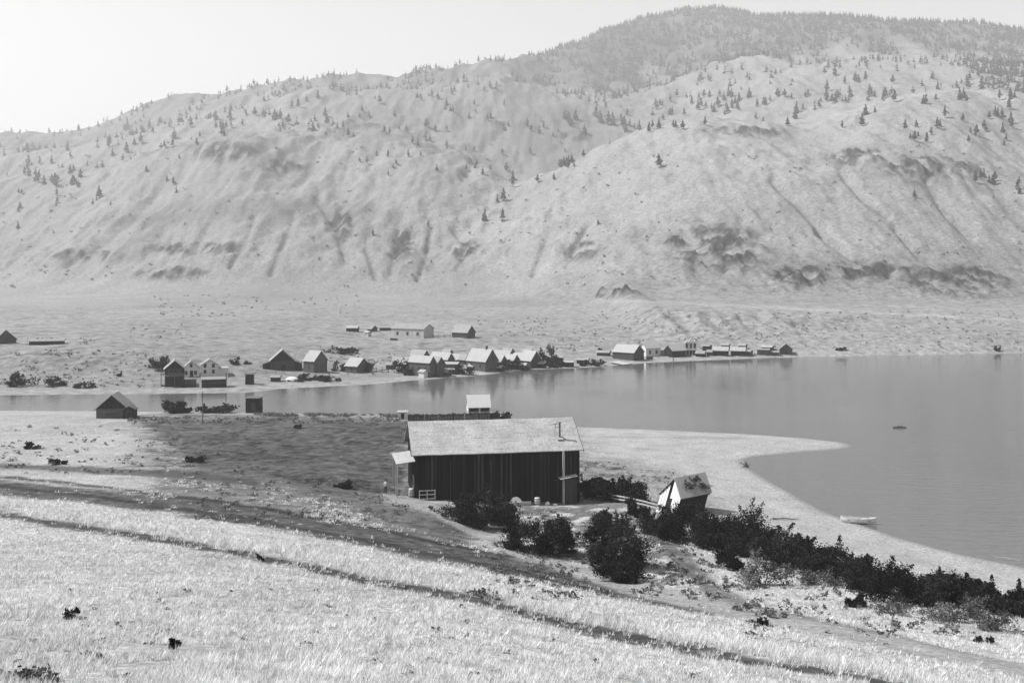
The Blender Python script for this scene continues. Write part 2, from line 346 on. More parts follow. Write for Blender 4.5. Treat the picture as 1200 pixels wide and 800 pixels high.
# ------------------------------------------------------------------ the far shore, benches, hills and mountain
FAR_SHORE = [(-500, 464), (0, 463), (180, 461.5), (290, 460), (330, 455.5), (440, 450), (480, 446), (560, 440), (620, 433), (700, 430), (760, 425), (900, 419), (1000, 417), (1200, 413.5), (1600, 411)]
FAR = {  # column: flat, bench front, bench back, slope, slope, crest, dip, crest, dip, skyline as (row, metres)
    -500: [(452, 282), (412, 330), (350, 1000), (320, 1250), (290, 1500), (275, 1650), (275, 1800), (240, 2000), (240, 2150), (215, 2500)],
    -200: [(452, 282), (410, 330), (347, 1000), (312, 1250), (265, 1500), (245, 1650), (248, 1800), (212, 2000), (215, 2150), (185, 2500)],
    0: [(452, 282), (407, 330), (345, 1000), (300, 1250), (240, 1500), (215, 1650), (220, 1800), (185, 2000), (190, 2150), (163, 2500)],
    100: [(452, 282), (407, 330), (345, 980), (300, 1150), (245, 1350), (200, 1600), (205, 1750), (175, 1950), (180, 2150), (157, 2500)],
    150: [(452, 282), (409, 330), (344, 960), (296, 1140), (240, 1330), (188, 1580), (193, 1700), (165, 1930), (168, 2120), (137, 2480)],
    205: [(452, 282), (410, 335), (343, 950), (292, 1120), (235, 1300), (175, 1550), (178, 1650), (150, 1900), (155, 2100), (114, 2450)],
    245: [(452, 283), (411, 340), (342, 940), (288, 1110), (230, 1280), (166, 1500), (170, 1630), (142, 1900), (146, 2080), (122, 2420)],
    290: [(445, 290), (411, 345), (340, 930), (285, 1100), (230, 1250), (163, 1450), (176, 1600), (135, 1900), (140, 2080), (109, 2400)],
    325: [(438, 305), (407, 360), (342, 920), (284, 1090), (226, 1270), (160, 1500), (160, 1640), (122, 1920), (127, 2100), (97, 2400)],
    370: [(432, 320), (403, 380), (345, 900), (280, 1080), (220, 1300), (152, 1600), (153, 1700), (112, 1950), (117, 2150), (92, 2400)],
    470: [(426, 345), (396, 430), (350, 850), (290, 1050), (235, 1200), (172, 1500), (174, 1600), (112, 1950), (117, 2100), (92, 2350)],
    560: [(420, 362), (394, 430), (350, 800), (300, 1000), (245, 1200), (195, 1500), (197, 1580), (97, 1950), (100, 2100), (77, 2300)],
    600: [(418, 368), (395, 432), (352, 760), (296, 950), (248, 1150), (226, 1350), (244, 1450), (98, 1950), (101, 2100), (74, 2400)],
    640: [(416, 375), (396, 440), (355, 720), (292, 900), (250, 1080), (205, 1250), (245, 1400), (112, 1950), (114, 2100), (70, 2800)],
    700: [(414, 385), (395, 440), (358, 650), (290, 850), (235, 1020), (176, 1250), (222, 1450), (118, 1950), (116, 2150), (46, 2900)],
    760: [(412, 394), (393, 440), (361, 478), (351, 600), (215, 1000), (153, 1250), (196, 1450), (110, 2000), (112, 2200), (28, 2900)],
    800: [(411, 396), (391, 432), (361, 478), (351, 600), (212, 960), (146, 1250), (178, 1430), (98, 2030), (100, 2230), (18, 2900)],
    850: [(410, 398), (389, 430), (361, 478), (351, 600), (205, 950), (144, 1250), (166, 1420), (78, 2050), (80, 2250), (16, 2900)],
    880: [(410, 398), (389, 430), (361, 478), (351, 600), (200, 950), (147, 1250), (160, 1400), (70, 2050), (70, 2250), (25, 2900)],
    950: [(409, 400), (388, 430), (362, 478), (352, 600), (205, 950), (155, 1200), (152, 1400), (80, 1900), (78, 2150), (27, 2800)],
    1040: [(408, 402), (387, 430), (364, 478), (354, 600), (200, 930), (124, 1280), (124, 1400), (72, 1900), (70, 2100), (34, 2700)],
    1120: [(407, 404), (386, 432), (366, 478), (356, 600), (205, 930), (106, 1340), (106, 1440), (78, 1880), (76, 2050), (38, 2650)],
    1200: [(407, 406), (386, 434), (369, 478), (359, 600), (220, 950), (117, 1350), (115, 1450), (84, 1850), (84, 2000), (46, 2600)],
    1400: [(407, 408), (386, 436), (371, 500), (361, 600), (240, 960), (150, 1350), (150, 1450), (105, 1850), (105, 2000), (70, 2600)],
    1700: [(407, 408), (388, 440), (373, 500), (363, 600), (270, 980), (200, 1350), (200, 1450), (150, 1850), (150, 2000), (110, 2600)]}
FU = 900; FVN = 760
fu = np.linspace(-360, 1560, FU); fY = np.geomspace(258, 3500, FVN)
us = np.array(sorted(FAR)); nk = 10
KY = np.empty((nk + 3, FU)); KZ = np.empty((nk + 3, FU))
fs_ = np.array(FAR_SHORE); ysh = FOC * CAM_Z / (np.interp(fu, fs_[:, 0], fs_[:, 1]) - HORIZON)
ker = np.exp(-.5 * (np.arange(-18, 19) / 7.0) ** 2); ker /= ker.sum()
def smooth(a): return np.convolve(np.pad(a, 18, mode='edge'), ker, 'valid')
KY[0] = ysh - 40; KZ[0] = -5; KY[1] = ysh; KZ[1] = 0
for k in range(nk):
    yy = smooth(np.interp(fu, us, [FAR[u][k][1] for u in us])); rr = smooth(np.interp(fu, us, [FAR[u][k][0] for u in us]))
    KY[k + 2] = yy; KZ[k + 2] = CAM_Z - (rr - HORIZON) / FOC * yy
KY[2] = np.maximum(KY[2], ysh + 7); KZ[2] = np.maximum(KZ[2], .6)
KY[nk + 2] = KY[nk + 1] + 500; KZ[nk + 2] = KZ[nk + 1] - 220
def pchip(x, y, xq):
    h = np.diff(x); d = np.diff(y) / h; m = np.zeros(len(x))
    w1 = 2 * h[1:] + h[:-1]; w2 = h[1:] + 2 * h[:-1]; ok = d[:-1] * d[1:] > 0
    with np.errstate(divide='ignore', invalid='ignore'): mm = (w1 + w2) / (w1 / d[:-1] + w2 / d[1:])
    m[1:-1] = np.where(ok, mm, 0); m[0] = d[0]; m[-1] = d[-1]
    i = np.clip(np.searchsorted(x, xq) - 1, 0, len(x) - 2); t = (xq - x[i]) / h[i]; tc = np.clip(t, -1, 2)
    r = y[i] * (1 + 2 * tc) * (1 - tc) ** 2 + h[i] * m[i] * tc * (1 - tc) ** 2 + y[i + 1] * tc ** 2 * (3 - 2 * tc) + h[i] * m[i + 1] * tc ** 2 * (tc - 1)
    r = np.where(xq < x[0], y[0], r); return np.where(xq > x[-1], y[-1] + (xq - x[-1]) * d[-1], r)
FZ = np.stack([pchip(KY[:, i], KZ[:, i], fY) for i in range(FU)], 1)
FUg, FYg = np.meshgrid(fu, fY); FX = (FUg - 600) / FOC * FYg
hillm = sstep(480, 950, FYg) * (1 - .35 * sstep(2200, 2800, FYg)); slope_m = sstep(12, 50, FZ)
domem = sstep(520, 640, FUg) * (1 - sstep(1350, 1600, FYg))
gul = ridged(FX / 95 + .25 * fbm(FX / 200, FYg / 200, 2, 72), FYg / 420, 3, 71)
FZ = FZ + hillm * slope_m * (fbm(FX / 260, FYg / 260, 5, 73) * (20 - 12 * domem) + gul * (9.5 - 5 * domem) + fbm(FX / 40, FYg / 60, 4, 74) * 6.5 + ridged(FX / 34, FYg / 130, 3, 79) * 3.0)
FPX0, FPY0 = to_px(FX, FYg, FZ)
crag = sstep(.18, .5, fbm(FX / 140, FYg / 140, 2, 75)) * slope_m * hillm
RAV = [([(372, 232), (385, 250), (398, 275), (405, 302)], 9, 8), ([(470, 255), (464, 285), (458, 322)], 9, 9), ([(530, 262), (546, 288), (536, 312)], 8, 7), ([(345, 252), (332, 285), (318, 318)], 8, 7), ([(300, 250), (286, 285), (270, 310)], 7, 6),
       ([(905, 208), (935, 238), (965, 266)], 9, 8), ([(985, 200), (1012, 232), (1040, 250)], 8, 7), ([(1085, 212), (1112, 250), (1140, 275)], 10, 9), ([(690, 262), (676, 285), (664, 310)], 6, 6), ([(505, 270), (500, 300), (490, 325)], 7, 6), ([(430, 290), (440, 325)], 6, 6),
       ([(960, 270), (1000, 300), (1040, 322)], 8, 7), ([(640, 280), (625, 320)], 5, 6), ([(160, 255), (120, 285), (80, 310)], 7, 6), ([(1050, 265), (1080, 300), (1120, 325)], 8, 8), ([(590, 150), (560, 180), (540, 215)], 7, 9), ([(480, 130), (450, 165), (430, 200)], 7, 9)]
ravine = np.zeros_like(FX); vis = (FYg > 600) & (FYg < 2000)
for P_, dep, wid in RAV:
    d_ = seg_dist(np.array(P_, float), FPX0, FPY0); g_ = np.exp(-(d_ / (wid * .62)) ** 1.6) * vis
    FZ = FZ - 1.05 * dep * g_ * (.6 + .5 * fbm(FX / 30, FYg / 50, 2, 96)); ravine = np.maximum(ravine, g_)
rock0 = np.zeros_like(FX)
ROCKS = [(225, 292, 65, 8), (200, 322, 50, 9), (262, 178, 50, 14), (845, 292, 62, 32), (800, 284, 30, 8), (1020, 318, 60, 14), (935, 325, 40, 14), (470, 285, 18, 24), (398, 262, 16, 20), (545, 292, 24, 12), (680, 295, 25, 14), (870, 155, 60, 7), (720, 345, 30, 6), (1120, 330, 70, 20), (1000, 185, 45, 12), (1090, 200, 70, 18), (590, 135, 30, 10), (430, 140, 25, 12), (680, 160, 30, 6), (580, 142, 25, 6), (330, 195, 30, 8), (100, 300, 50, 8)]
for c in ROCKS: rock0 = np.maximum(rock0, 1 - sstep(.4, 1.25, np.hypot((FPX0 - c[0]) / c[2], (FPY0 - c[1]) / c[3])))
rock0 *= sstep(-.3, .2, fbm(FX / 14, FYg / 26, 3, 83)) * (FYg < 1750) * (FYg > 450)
FZ = FZ + rock0 * (ridged(FX / 11, FYg / 22, 3, 89) * 4.5 + fbm(FX / 6, FYg / 12, 2, 90) * 3.5)
FZ = FZ + hillm * slope_m * (fbm(FX / 13, FYg / 24, 3, 93) * 1.5)
FZ = FZ + crag * ridged(FX / 26, FYg / 40, 3, 76) * 5
lowm = sstep(8, 60, FYg - ysh[None, :]) * (1 - sstep(600, 900, FYg))
zsm = np.gradient(FZ, axis=0) / np.gradient(fY)[:, None]; bluff = sstep(.10, .25, zsm) * sstep(1.5, 4, FZ)
FZ = FZ + lowm * (fbm(FX / 28, FYg / 28, 4, 77) * 1.0 + ridged(FX / 16, FYg / 70, 3, 78) * 2.2 * bluff)
FPX, FPY = to_px(FX, FYg, FZ)
ftone = .225 + .045 * fbm(FX / 150, FYg / 150, 4, 81) + .03 * fbm(FX / 12, FYg / 25, 3, 82)
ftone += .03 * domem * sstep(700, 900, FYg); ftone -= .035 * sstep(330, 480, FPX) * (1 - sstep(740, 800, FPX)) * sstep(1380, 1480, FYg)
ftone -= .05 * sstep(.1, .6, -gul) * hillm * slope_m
rockm = rock0
rtex = ridged(FX / 9, FYg / 16, 3, 88)
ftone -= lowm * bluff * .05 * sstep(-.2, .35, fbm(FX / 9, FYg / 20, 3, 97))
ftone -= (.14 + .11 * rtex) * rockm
fn_ = fbm(FX / 90, FYg / 160, 4, 95)
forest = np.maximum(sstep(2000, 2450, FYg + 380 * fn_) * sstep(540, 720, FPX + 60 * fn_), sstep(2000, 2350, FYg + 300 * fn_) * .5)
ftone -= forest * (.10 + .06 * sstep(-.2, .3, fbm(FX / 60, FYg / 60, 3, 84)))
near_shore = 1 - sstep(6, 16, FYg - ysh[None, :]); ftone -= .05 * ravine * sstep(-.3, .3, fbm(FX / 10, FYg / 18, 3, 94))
shoulder_shade = area([(110, 262), (200, 240), (300, 232), (420, 236), (470, 248), (420, 262), (300, 256), (200, 262)], FPX, FPY, 10) * (FYg > 800); ftone -= .045 * shoulder_shade  # shaded band of the rounded left shoulder, painted into the hill tone
ftone -= .03 * (1 - sstep(12, 30, np.abs(FPY - 335 - 8 * np.sin(FPX / 90)))) * sstep(60, 300, FPX) * sstep(520, 700, FYg)
ftone += .06 * near_shore
veg = lowm * sstep(.05, .4, fbm(FX / 7, FYg / 7, 3, 85)) * (1 - near_shore); ftone -= .08 * veg
bench = track([(700, 352, 1.2), (840, 357, 1.3), (960, 363, 1.3), (1060, 368, 1.2), (1250, 378, 1.2)], FPX, FPY, fbm(FX / 40, FYg / 40, 2, 86) * 1.5, 1.6) * (FYg < 700)
ftone += .045 * bench
for g in ([(770, 360), (795, 382), (815, 400)], [(830, 376), (848, 392), (862, 402)], [(925, 372), (935, 390), (940, 402)]):
    P = np.array(g, float); d = seg_dist(P, FPX, FPY); ftone -= .07 * (1 - sstep(.5, 4, d + fbm(FX / 6, FYg / 6, 2, 87) * 2)) * (FYg < 650)
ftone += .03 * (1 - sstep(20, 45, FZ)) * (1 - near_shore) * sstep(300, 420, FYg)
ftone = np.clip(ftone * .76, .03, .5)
idx = np.arange(FU * FVN).reshape(FVN, FU)
F = np.stack([idx[:-1, :-1], idx[:-1, 1:], idx[1:, 1:], idx[1:, :-1]], -1).reshape(-1, 4)
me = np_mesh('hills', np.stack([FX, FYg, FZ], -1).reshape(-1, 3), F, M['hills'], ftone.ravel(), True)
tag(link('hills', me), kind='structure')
def far_z(x, y):
    x = np.asarray(x, float); y = np.asarray(y, float); yc = np.clip(y, 258.1, 3490)
    a = np.clip((x / yc * FOC + 600 - fu[0]) / (fu[1] - fu[0]), 0, FU - 1.001); b = np.clip(np.log(yc / 258) / np.log(3500 / 258) * (FVN - 1), 0, FVN - 1.001)
    i = a.astype(int); j = b.astype(int); a = a - i; b = b - j
    return (FZ[j, i] * (1 - a) + FZ[j, i + 1] * a) * (1 - b) + (FZ[j + 1, i] * (1 - a) + FZ[j + 1, i + 1] * a) * b
YS = np.geomspace(262, 3300, 5000)
def far_hit(px, py):
    X = (px - 600) / FOC * YS; ray = CAM_Z - (py - HORIZON) / FOC * YS; zz = far_z(X, YS)
    h = np.nonzero((zz >= ray) & (zz > .15))[0]
    if not len(h): return None
    k = h[0]; return Vector((X[k], YS[k], zz[k]))

# ------------------------------------------------------------------ the lake
def make_water():
    m = bpy.data.materials.new('lake_water'); m.use_nodes = True; N, L = m.node_tree.nodes, m.node_tree.links
    b = N['Principled BSDF']; b.inputs['Base Color'].default_value = (.085, .085, .085, 1); b.inputs['Roughness'].default_value = .07; b.inputs['IOR'].default_value = 1.33
    tc = N.new('ShaderNodeTexCoord'); mp = N.new('ShaderNodeMapping'); mp.inputs['Scale'].default_value = (.28, .9, 1); mp.inputs['Rotation'].default_value = (0, 0, R(12))
    L.new(tc.outputs['Object'], mp.inputs[0])
    nz = N.new('ShaderNodeTexNoise'); nz.inputs['Scale'].default_value = 1; nz.inputs['Detail'].default_value = 4; L.new(mp.outputs[0], nz.inputs['Vector'])
    n2 = N.new('ShaderNodeTexNoise'); n2.inputs['Scale'].default_value = .022; n2.inputs['Detail'].default_value = 3; L.new(tc.outputs['Object'], n2.inputs['Vector'])
    r2 = N.new('ShaderNodeMapRange'); r2.inputs['From Min'].default_value = .42; r2.inputs['From Max'].default_value = .62; r2.inputs['To Min'].default_value = .03; r2.inputs['To Max'].default_value = .09
    L.new(n2.outputs[0], r2.inputs['Value'])
    bp = N.new('ShaderNodeBump'); bp.inputs['Strength'].default_value = 1; L.new(r2.outputs[0], bp.inputs['Distance']); L.new(nz.outputs[0], bp.inputs['Height'])
    L.new(bp.outputs[0], b.inputs['Normal'])
    w = MB(); w.add([(-420, -85, 0), (900, -85, 0), (900, 470, 0), (-420, 470, 0)], [(0, 1, 2, 3)])
    tag(w.build('lake_water', m), kind='structure')
make_water()

# ------------------------------------------------------------------ houses
def house_parts(root, L, D, h, rise, wm, rm, oh=.3, wins=(), doors=(), chimney=None, below=1.2, rt=.12, gm=None):
    w = MB(); w.prism([(-D / 2, -below), (D / 2, -below), (D / 2, h), (0, h + rise), (-D / 2, h)], -L / 2, L / 2); w.build('wall', wm, root)
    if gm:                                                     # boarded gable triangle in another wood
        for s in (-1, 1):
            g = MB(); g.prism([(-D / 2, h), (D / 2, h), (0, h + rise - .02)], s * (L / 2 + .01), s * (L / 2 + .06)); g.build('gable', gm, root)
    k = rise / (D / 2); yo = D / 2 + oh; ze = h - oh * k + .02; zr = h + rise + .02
    r = MB(); x0, x1 = -L / 2 - oh, L / 2 + oh
    for s in (-1, 1):
        P = [(s * yo, ze), (0, zr), (0, zr + rt), (s * yo, ze + rt)]
        vs = [(x0, y, z) for y, z in P] + [(x1, y, z) for y, z in P]
        r.add(vs, [(0, 1, 2, 3), (7, 6, 5, 4), (0, 4, 5, 1), (2, 6, 7, 3), (3, 7, 4, 0)])
    rf = r.build('roof', rm, root)
    if chimney is not None:
        c = MB(); c.box((chimney, 0, zr + .35), (.5, .5, 1.3)); c.box((chimney, 0, zr + 1.02), (.6, .6, .12)); c.build('chimney', M['mid_board'], rf)
    def opening(kind, face, u, z, ww, hh, m=None):
        if face == 's': c, n, t = Vector((u, -D / 2, z)), Vector((0, -1, 0)), Vector((1, 0, 0))
        elif face == 'g': c, n, t = Vector((L / 2, u, z)), Vector((1, 0, 0)), Vector((0, 1, 0))
        else: c, n, t = Vector((-L / 2, u, z)), Vector((-1, 0, 0)), Vector((0, -1, 0))
        def b(mb, du, dz, a, bb, d, off): 
            cc = c + t * du + Vector((0, 0, dz)) + n * (off + d / 2)
            mb.box(cc, (a if abs(t.x) > .5 else d, a if abs(t.y) > .5 else d, bb))
        f = MB()
        for du, dz, a, bb in ((-ww / 2, 0, .1, hh + .2), (ww / 2, 0, .1, hh + .2), (0, hh / 2 + .05, ww - .1, .1), (0, -hh / 2 - .05, ww - .1, .1)): b(f, du, dz, a, bb, .07, .003)
        fo = f.build('window' if kind == 'w' else 'door', M['grey_board'], root)
        p = MB(); b(p, 0, 0, ww - .1, hh, .03, .004); p.build('pane' if kind == 'w' else 'door_leaf', m or (M['glass'] if kind == 'w' else M['dark_board']), fo)
    for o in wins: opening('w', *o)
    for o in doors: opening('d', *o)
    return rf

def oblique(label, px0, px1, base, top, split, theta, wm, rm, cat='house', name='house', group=None, L=None, D=None, pitch=.8, oh=.3, wins=0, door=False, chimney=None, hit=None, gm=None, wall_min=1.6):
    """a gabled house seen with its long side left and its gable right (theta > 0) or the other way round"""
    hit = hit or far_hit; p = hit((px0 + px1) / 2, base)
    s = p.y / FOC; w = (px1 - px0) * s; hh = (base - top) * s; th = R(theta)
    c, sn = abs(math.cos(th)), abs(math.sin(th))
    L = L or max(2.0, (1 - split) * w / max(c, .2)); D = D or max(2.0, split * w / max(sn, .2))
    oh = min(oh, .12 * D); rise = min(pitch * D / 2, hh - wall_min * .8); h = hh - rise
    root = thing(name, label, cat, (p.x, p.y + (L * sn + D * c) * .35, p.z - .05), -th + math.atan2(600 - (px0 + px1) / 2, 1200), group)
    ws = []
    for k in range(wins): ws.append(('s', -L / 2 + L * (k + .6) / (wins + .2), h * .52, min(.9, L / 8), min(1.2, h * .4)))
    dr = [('g', 0, min(1.0, h * .45), min(1.1, D * .3), min(2.0, h * .8))] if door else []
    house_parts(root, L, D, h, rise, wm, rm, oh, ws, dr, chimney, gm=gm)
    return root

def blocks(root, name, m, items, parent=None):
    b = MB()
    for c, d in items: b.box(c, d)
    return b.build(name, m, parent or root)

# ---- the dark barn on the near flat
def make_barn():
    yaw = math.atan2(3.9, 20.3); L, D, h, rise = 20.7, 10.0, 5.45, 3.15
    root = thing('barn', 'long dark timber barn with a pale shingle roof and a white porch roof', 'barn', (-11.83, 125.6, 2.98), yaw)
    # every wall board is its own plank of the one wall
    w = MB(); rnd = random.Random(4)
    def boards(n, f, zt, zb):
        for i in range(n):
            a, b_ = f(i / n), f((i + 1) / n); t = rnd.choice([.45, .6, .8, 1, 1.4, 2.0, .5, .9]); 
            if rnd.random() < .06: t = 4.5
            w.tone = t; d = rnd.uniform(0, .03)
            m_ = (Vector(a) + Vector(b_)) / 2; n_ = Vector((b_[1] - a[1], a[0] - b_[0], 0)).normalized() * (.03 + d)
            x0, y0 = Vector(a), Vector(b_); g = (y0 - x0) * .012
            q = [x0 + g, y0 - g, y0 - g + n_, x0 + g + n_]; z0 = zb + rnd.uniform(0, .12)
            za, zb_ = zt(i / n), zt((i + 1) / n)
            vs = [(p.x, p.y, z0) for p in q] + [(q[0].x, q[0].y, za), (q[1].x, q[1].y, zb_), (q[2].x, q[2].y, zb_), (q[3].x, q[3].y, za)]
            w.add(vs, [(3, 2, 1, 0), (4, 5, 6, 7), (0, 1, 5, 4), (1, 2, 6, 5), (2, 3, 7, 6), (3, 0, 4, 7)])
    w.tone = .5; w.prism([(.05, -2.2), (D - .05, -2.2), (D - .05, h - .1), (D / 2, h + rise - .1), (.05, h - .1)], .05, L - .05)
    boards(86, lambda t: (t * L, 0, 0), lambda t: h - .05, -1.7)
    boards(42, lambda t: (L, t * D, 0), lambda t: h - .05 + rise * (1 - abs(2 * t - 1)), -2.0)
    boards(86, lambda t: (L - t * L, D, 0), lambda t: h - .05, -1.6)
    boards(42, lambda t: (0, D - t * D, 0), lambda t: h - .05 + rise * (1 - abs(2 * t - 1)), -1.0)
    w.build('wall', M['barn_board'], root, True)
    for x in (2.5, 4.3, 7.35, 9.4, 11.35, 12.0, 14.6, 17.9, 18.7, 19.6): bt = MB(); bt.tone = 5; bt.box((x, -.075, rnd.uniform(1.6, 2.1)), (.07, .03, rnd.uniform(4.6, 6.2))); bt.build('cover_strip', M['barn_board'], root, True)
    k = rise / (D / 2); r = MB(); oh = .42
    yo = oh; ze = h - oh * k
    for s, y0 in ((-1, -oh), (1, D + oh)):
        nseg = 24; 
        for c in range(9):                                     # courses of shingles, each a little proud of the one above
            t0, t1 = c / 9, (c + 1) / 9; ya, yb = y0 + (D / 2 - y0) * t0, y0 + (D / 2 - y0) * t1
            za, zb = ze + (h + rise - ze) * t0, ze + (h + rise - ze) * t1; d = .006
            vs = []
            for i in range(nseg + 1):
                x = -.55 + (L + 1.0) * i / nseg; j = rnd.uniform(-.02, .02) - .05 * math.sin(math.pi * i / nseg)
                vs += [(x, ya, za + .03 + j), (x, yb, zb + .03 + j), (x, yb, zb + .12 + j), (x, ya, za + .12 + d + j)]
            fs = []
            for i in range(nseg):
                o = i * 4
                for a, b_ in ((0, 1), (1, 2), (2, 3), (3, 0)): fs.append((o + a, o + 4 + a, o + 4 + b_, o + b_))
            fs += [(0, 1, 2, 3), tuple(nseg * 4 + q for q in (3, 2, 1, 0))]
            r.add(vs, fs)
    rf = r.build('roof', M['barn_roof'], root)
    for x in (-.57, L + .47): fc = MB(); fc.bar((x, -oh - .02, ze), (x, D / 2, h + rise), .05, .22); fc.build('barge_board', M['dark_board'], rf)
    pr = MB(); pr.tone = 1
    # porch along the left gable
    vs = [(-2.35, -.15, 4.15), (-.04, -.15, 4.45), (-.04, 7.6, 4.45), (-2.35, 7.6, 4.15)]
    pr.add([(x, y, z) for x, y, z in vs] + [(x, y, z + .1) for x, y, z in vs], [(3, 2, 1, 0), (4, 5, 6, 7), (0, 1, 5, 4), (1, 2, 6, 5), (2, 3, 7, 6), (3, 0, 4, 7)])
    pr.build('porch_roof', M['white_roof'], root)
    for y in (0, 2.5, 5.0, 7.4):
        p = MB(); p.box((-2.2, y, 1.75), (.14, .14, 4.72)); p.build('porch_post', M['pale_board'], root)
    bm = MB(); bm.box((-2.2, 3.7, 4.05), (.12, 7.5, .16)); bm.build('porch_beam', M['grey_board'], root)
    dk = MB(); dk.box((-1.2, 3.7, -.12), (2.3, 7.6, .16)); dk.build('porch_floor', M['grey_board'], root)
    d = MB(); d.box((-.12, 1.6, 1.1), (.06, 1.2, 2.3)); d.build('door', M['dark_board'], root)
    f = MB(); f.box((-.13, .95, 1.15), (.1, .1, 2.4)); f.box((-.13, 2.25, 1.15), (.1, .1, 2.4)); f.box((-.13, 1.6, 2.4), (.1, 1.4, .1)); f.build('door_frame', M['pale_board'], root)
    # stove pipe, guy brackets and flashing
    x = 18.55; y = 1.55; zb = h + k * y; s = MB(); s.tube([(x, y, zb), (x, y, zb + 2.1)], [.11, .11], 8); s.tube([(x, y, zb + 2.1), (x, y, zb + 2.16)], [.2, .17], 8)
    sp = s.build('stove_pipe', M['iron'], rf)
    s = MB(); s.bar((x - .9, y, zb + 1.95), (x, y, zb + 1.95), .05); s.bar((x - .7, y, zb + 1.5), (x, y, zb + 1.5), .05); s.bar((x - .6, y, zb + 1.95), (x - .6, y + .2, zb + .5), .03); s.build('bracket', M['iron'], sp)
    s = MB(); s.box((x, y - .1, zb + .18), (.75, .8, .1), rx=math.atan(k)); s.build('flashing', M['white_roof'], sp)
    # lean-to closet with a sloping board and the tall pale post beside it
    p = MB(); p.box((18.45, -.95, 1.85), (.26, .22, 7.1)); p.build('tall_post', M['pale_board'], root)
    lt = MB(); lt.box((19.35, -.66, .05), (1.45, 1.15, 3.6)); lo = lt.build('lean_to', M['mid_board'], root)
    q = MB(); q.box((19.05, -.7, 2.02), (2.2, 1.5, .09), ry=-.16); q.build('lean_to_roof', M['pale_board'], lo)
    q = MB(); q.bar((17.2, -.9, 1.7), (18.4, -.9, 1.75), .08); q.build('shelf_rail', M['mid_board'], root)
make_barn()

def barn_pt(x, y, dz=0):
    a = math.atan2(3.9, 20.3); X = -11.83 + x * math.cos(a) - y * math.sin(a); Y = 125.6 + x * math.sin(a) + y * math.cos(a)
    return Vector((X, Y, float(near_z(X, Y)) + dz))
BY = math.atan2(3.9, 20.3)

def make_yard():
    p = barn_pt(1.3, -1.3); t = thing('wooden_rack', 'pale wooden rail hurdle leaning before the left end of the dark barn', 'hurdle', p, BY)
    for x in (-.95, 0, .95): b = MB(); b.box((x, x * .0, .62), (.09, .09, 1.3)); b.build('post', M['pale_board'], t)
    for z in (.22, .72, 1.2): b = MB(); b.box((0, -.07, z), (2.0, .05, .1)); b.build('rail', M['pale_board'], t)
    for x in (-.9, .9): b = MB(); b.bar((x, .05, 1.1), (x, .75, 0), .07); b.build('brace', M['grey_board'], t)
    p = barn_pt(-.45, .55); t = thing('barrel', 'pale barrel under the porch beside the barn doorway', 'barrel', p)
    def barrel(t, r, h, m):
        b = MB(); b.sm = True; b.tube([(0, 0, 0), (0, 0, h * .25), (0, 0, h * .5), (0, 0, h * .75), (0, 0, h)], [r * .84, r * .97, r, r * .97, r * .84], 12); b.build('staves', m, t)
        for z in (.18, .5, .82):
            b = MB(); b.tube([(0, 0, h * z - .03), (0, 0, h * z + .03)], [r * (1.0 if z == .5 else .95) + .015] * 2, 12); b.build('hoop', M['iron'], t)
    barrel(t, .38, 1.1, M['pale_board'])
    p = barn_pt(14.9, -1.6); t = thing('barrel', 'whitish barrel standing among the litter by the long barn wall', 'barrel', p); barrel(t, .4, .95, M['white_paint'])
    # white canvas sack
    rnd = random.Random(3); p = barn_pt(12.2, -1.3)
    def lump(name, label, cat, p, rx, ry, rz, m, n=10, k=6, seed=0):
        V = []; Fc = []
        for j in range(k + 1):
            ph = math.pi / 2 * j / k
            for i in range(n):
                a = 2 * math.pi * i / n; d = 1 + .28 * (perlin(np.array([math.cos(a) * 1.3 + seed]), np.array([math.sin(a) * 1.3 + j * .5]))[0])
                V.append((rx * math.cos(ph) * math.cos(a) * d, ry * math.cos(ph) * math.sin(a) * d, rz * math.sin(ph) * (1 + .1 * rnd.random()) - .05))
        for j in range(k):
            for i in range(n): Fc.append((j * n + i, j * n + (i + 1) % n, (j + 1) * n + (i + 1) % n, (j + 1) * n + i))
        b = MB(); b.sm = True; b.add(V, Fc); o = b.build(name, m); o.location = p; return tag(o, label, cat)
    lump('canvas_sack', 'bulging white canvas bundle before the barn wall, tallest of the litter', 'sack', p, .85, .5, .95, M['canvas'], seed=2).rotation_euler = (0, .25, 0)
    p = barn_pt(13.3, -1.6); t = thing('plank_stack', 'stack of white planks lying between the canvas bundle and the barrel', 'planks', p, BY + .1)
    for i in range(5): b = MB(); b.box((rnd.uniform(-.1, .1), (i % 2) * .3 - .15, .1 + .13 * (i // 2) + .012 * i), (1.5, .26, .1), rz=rnd.uniform(-.1, .1)); b.build('plank', M['white_paint'], t)
    lump('stone', 'small white stone right of the whitish barrel by the barn wall', 'stone', barn_pt(16.3, -1.3), .3, .25, .38, M['canvas'], seed=5)
    lump('stone', 'flat pale stone nearest the tall post of the barn', 'stone', barn_pt(17.2, -1.5), .35, .25, .2, M['canvas'], seed=7)
    lump('stone', 'pale stone lying at the foot of the wooden hurdle', 'stone', barn_pt(3.4, -2.6), .4, .3, .25, M['pale_board'], seed=9)
    b = MB(); b.box((0, 0, .05), (2.2, .3, .08), rz=.1); b.box((.5, -.5, .05), (1.6, .25, .07), rz=-.2)
    o = b.build('loose_boards', M['pale_board']); o.location = barn_pt(2.4, -2.9); tag(o, 'weathered loose boards on the ground before the hurdle', 'boards')
make_yard()

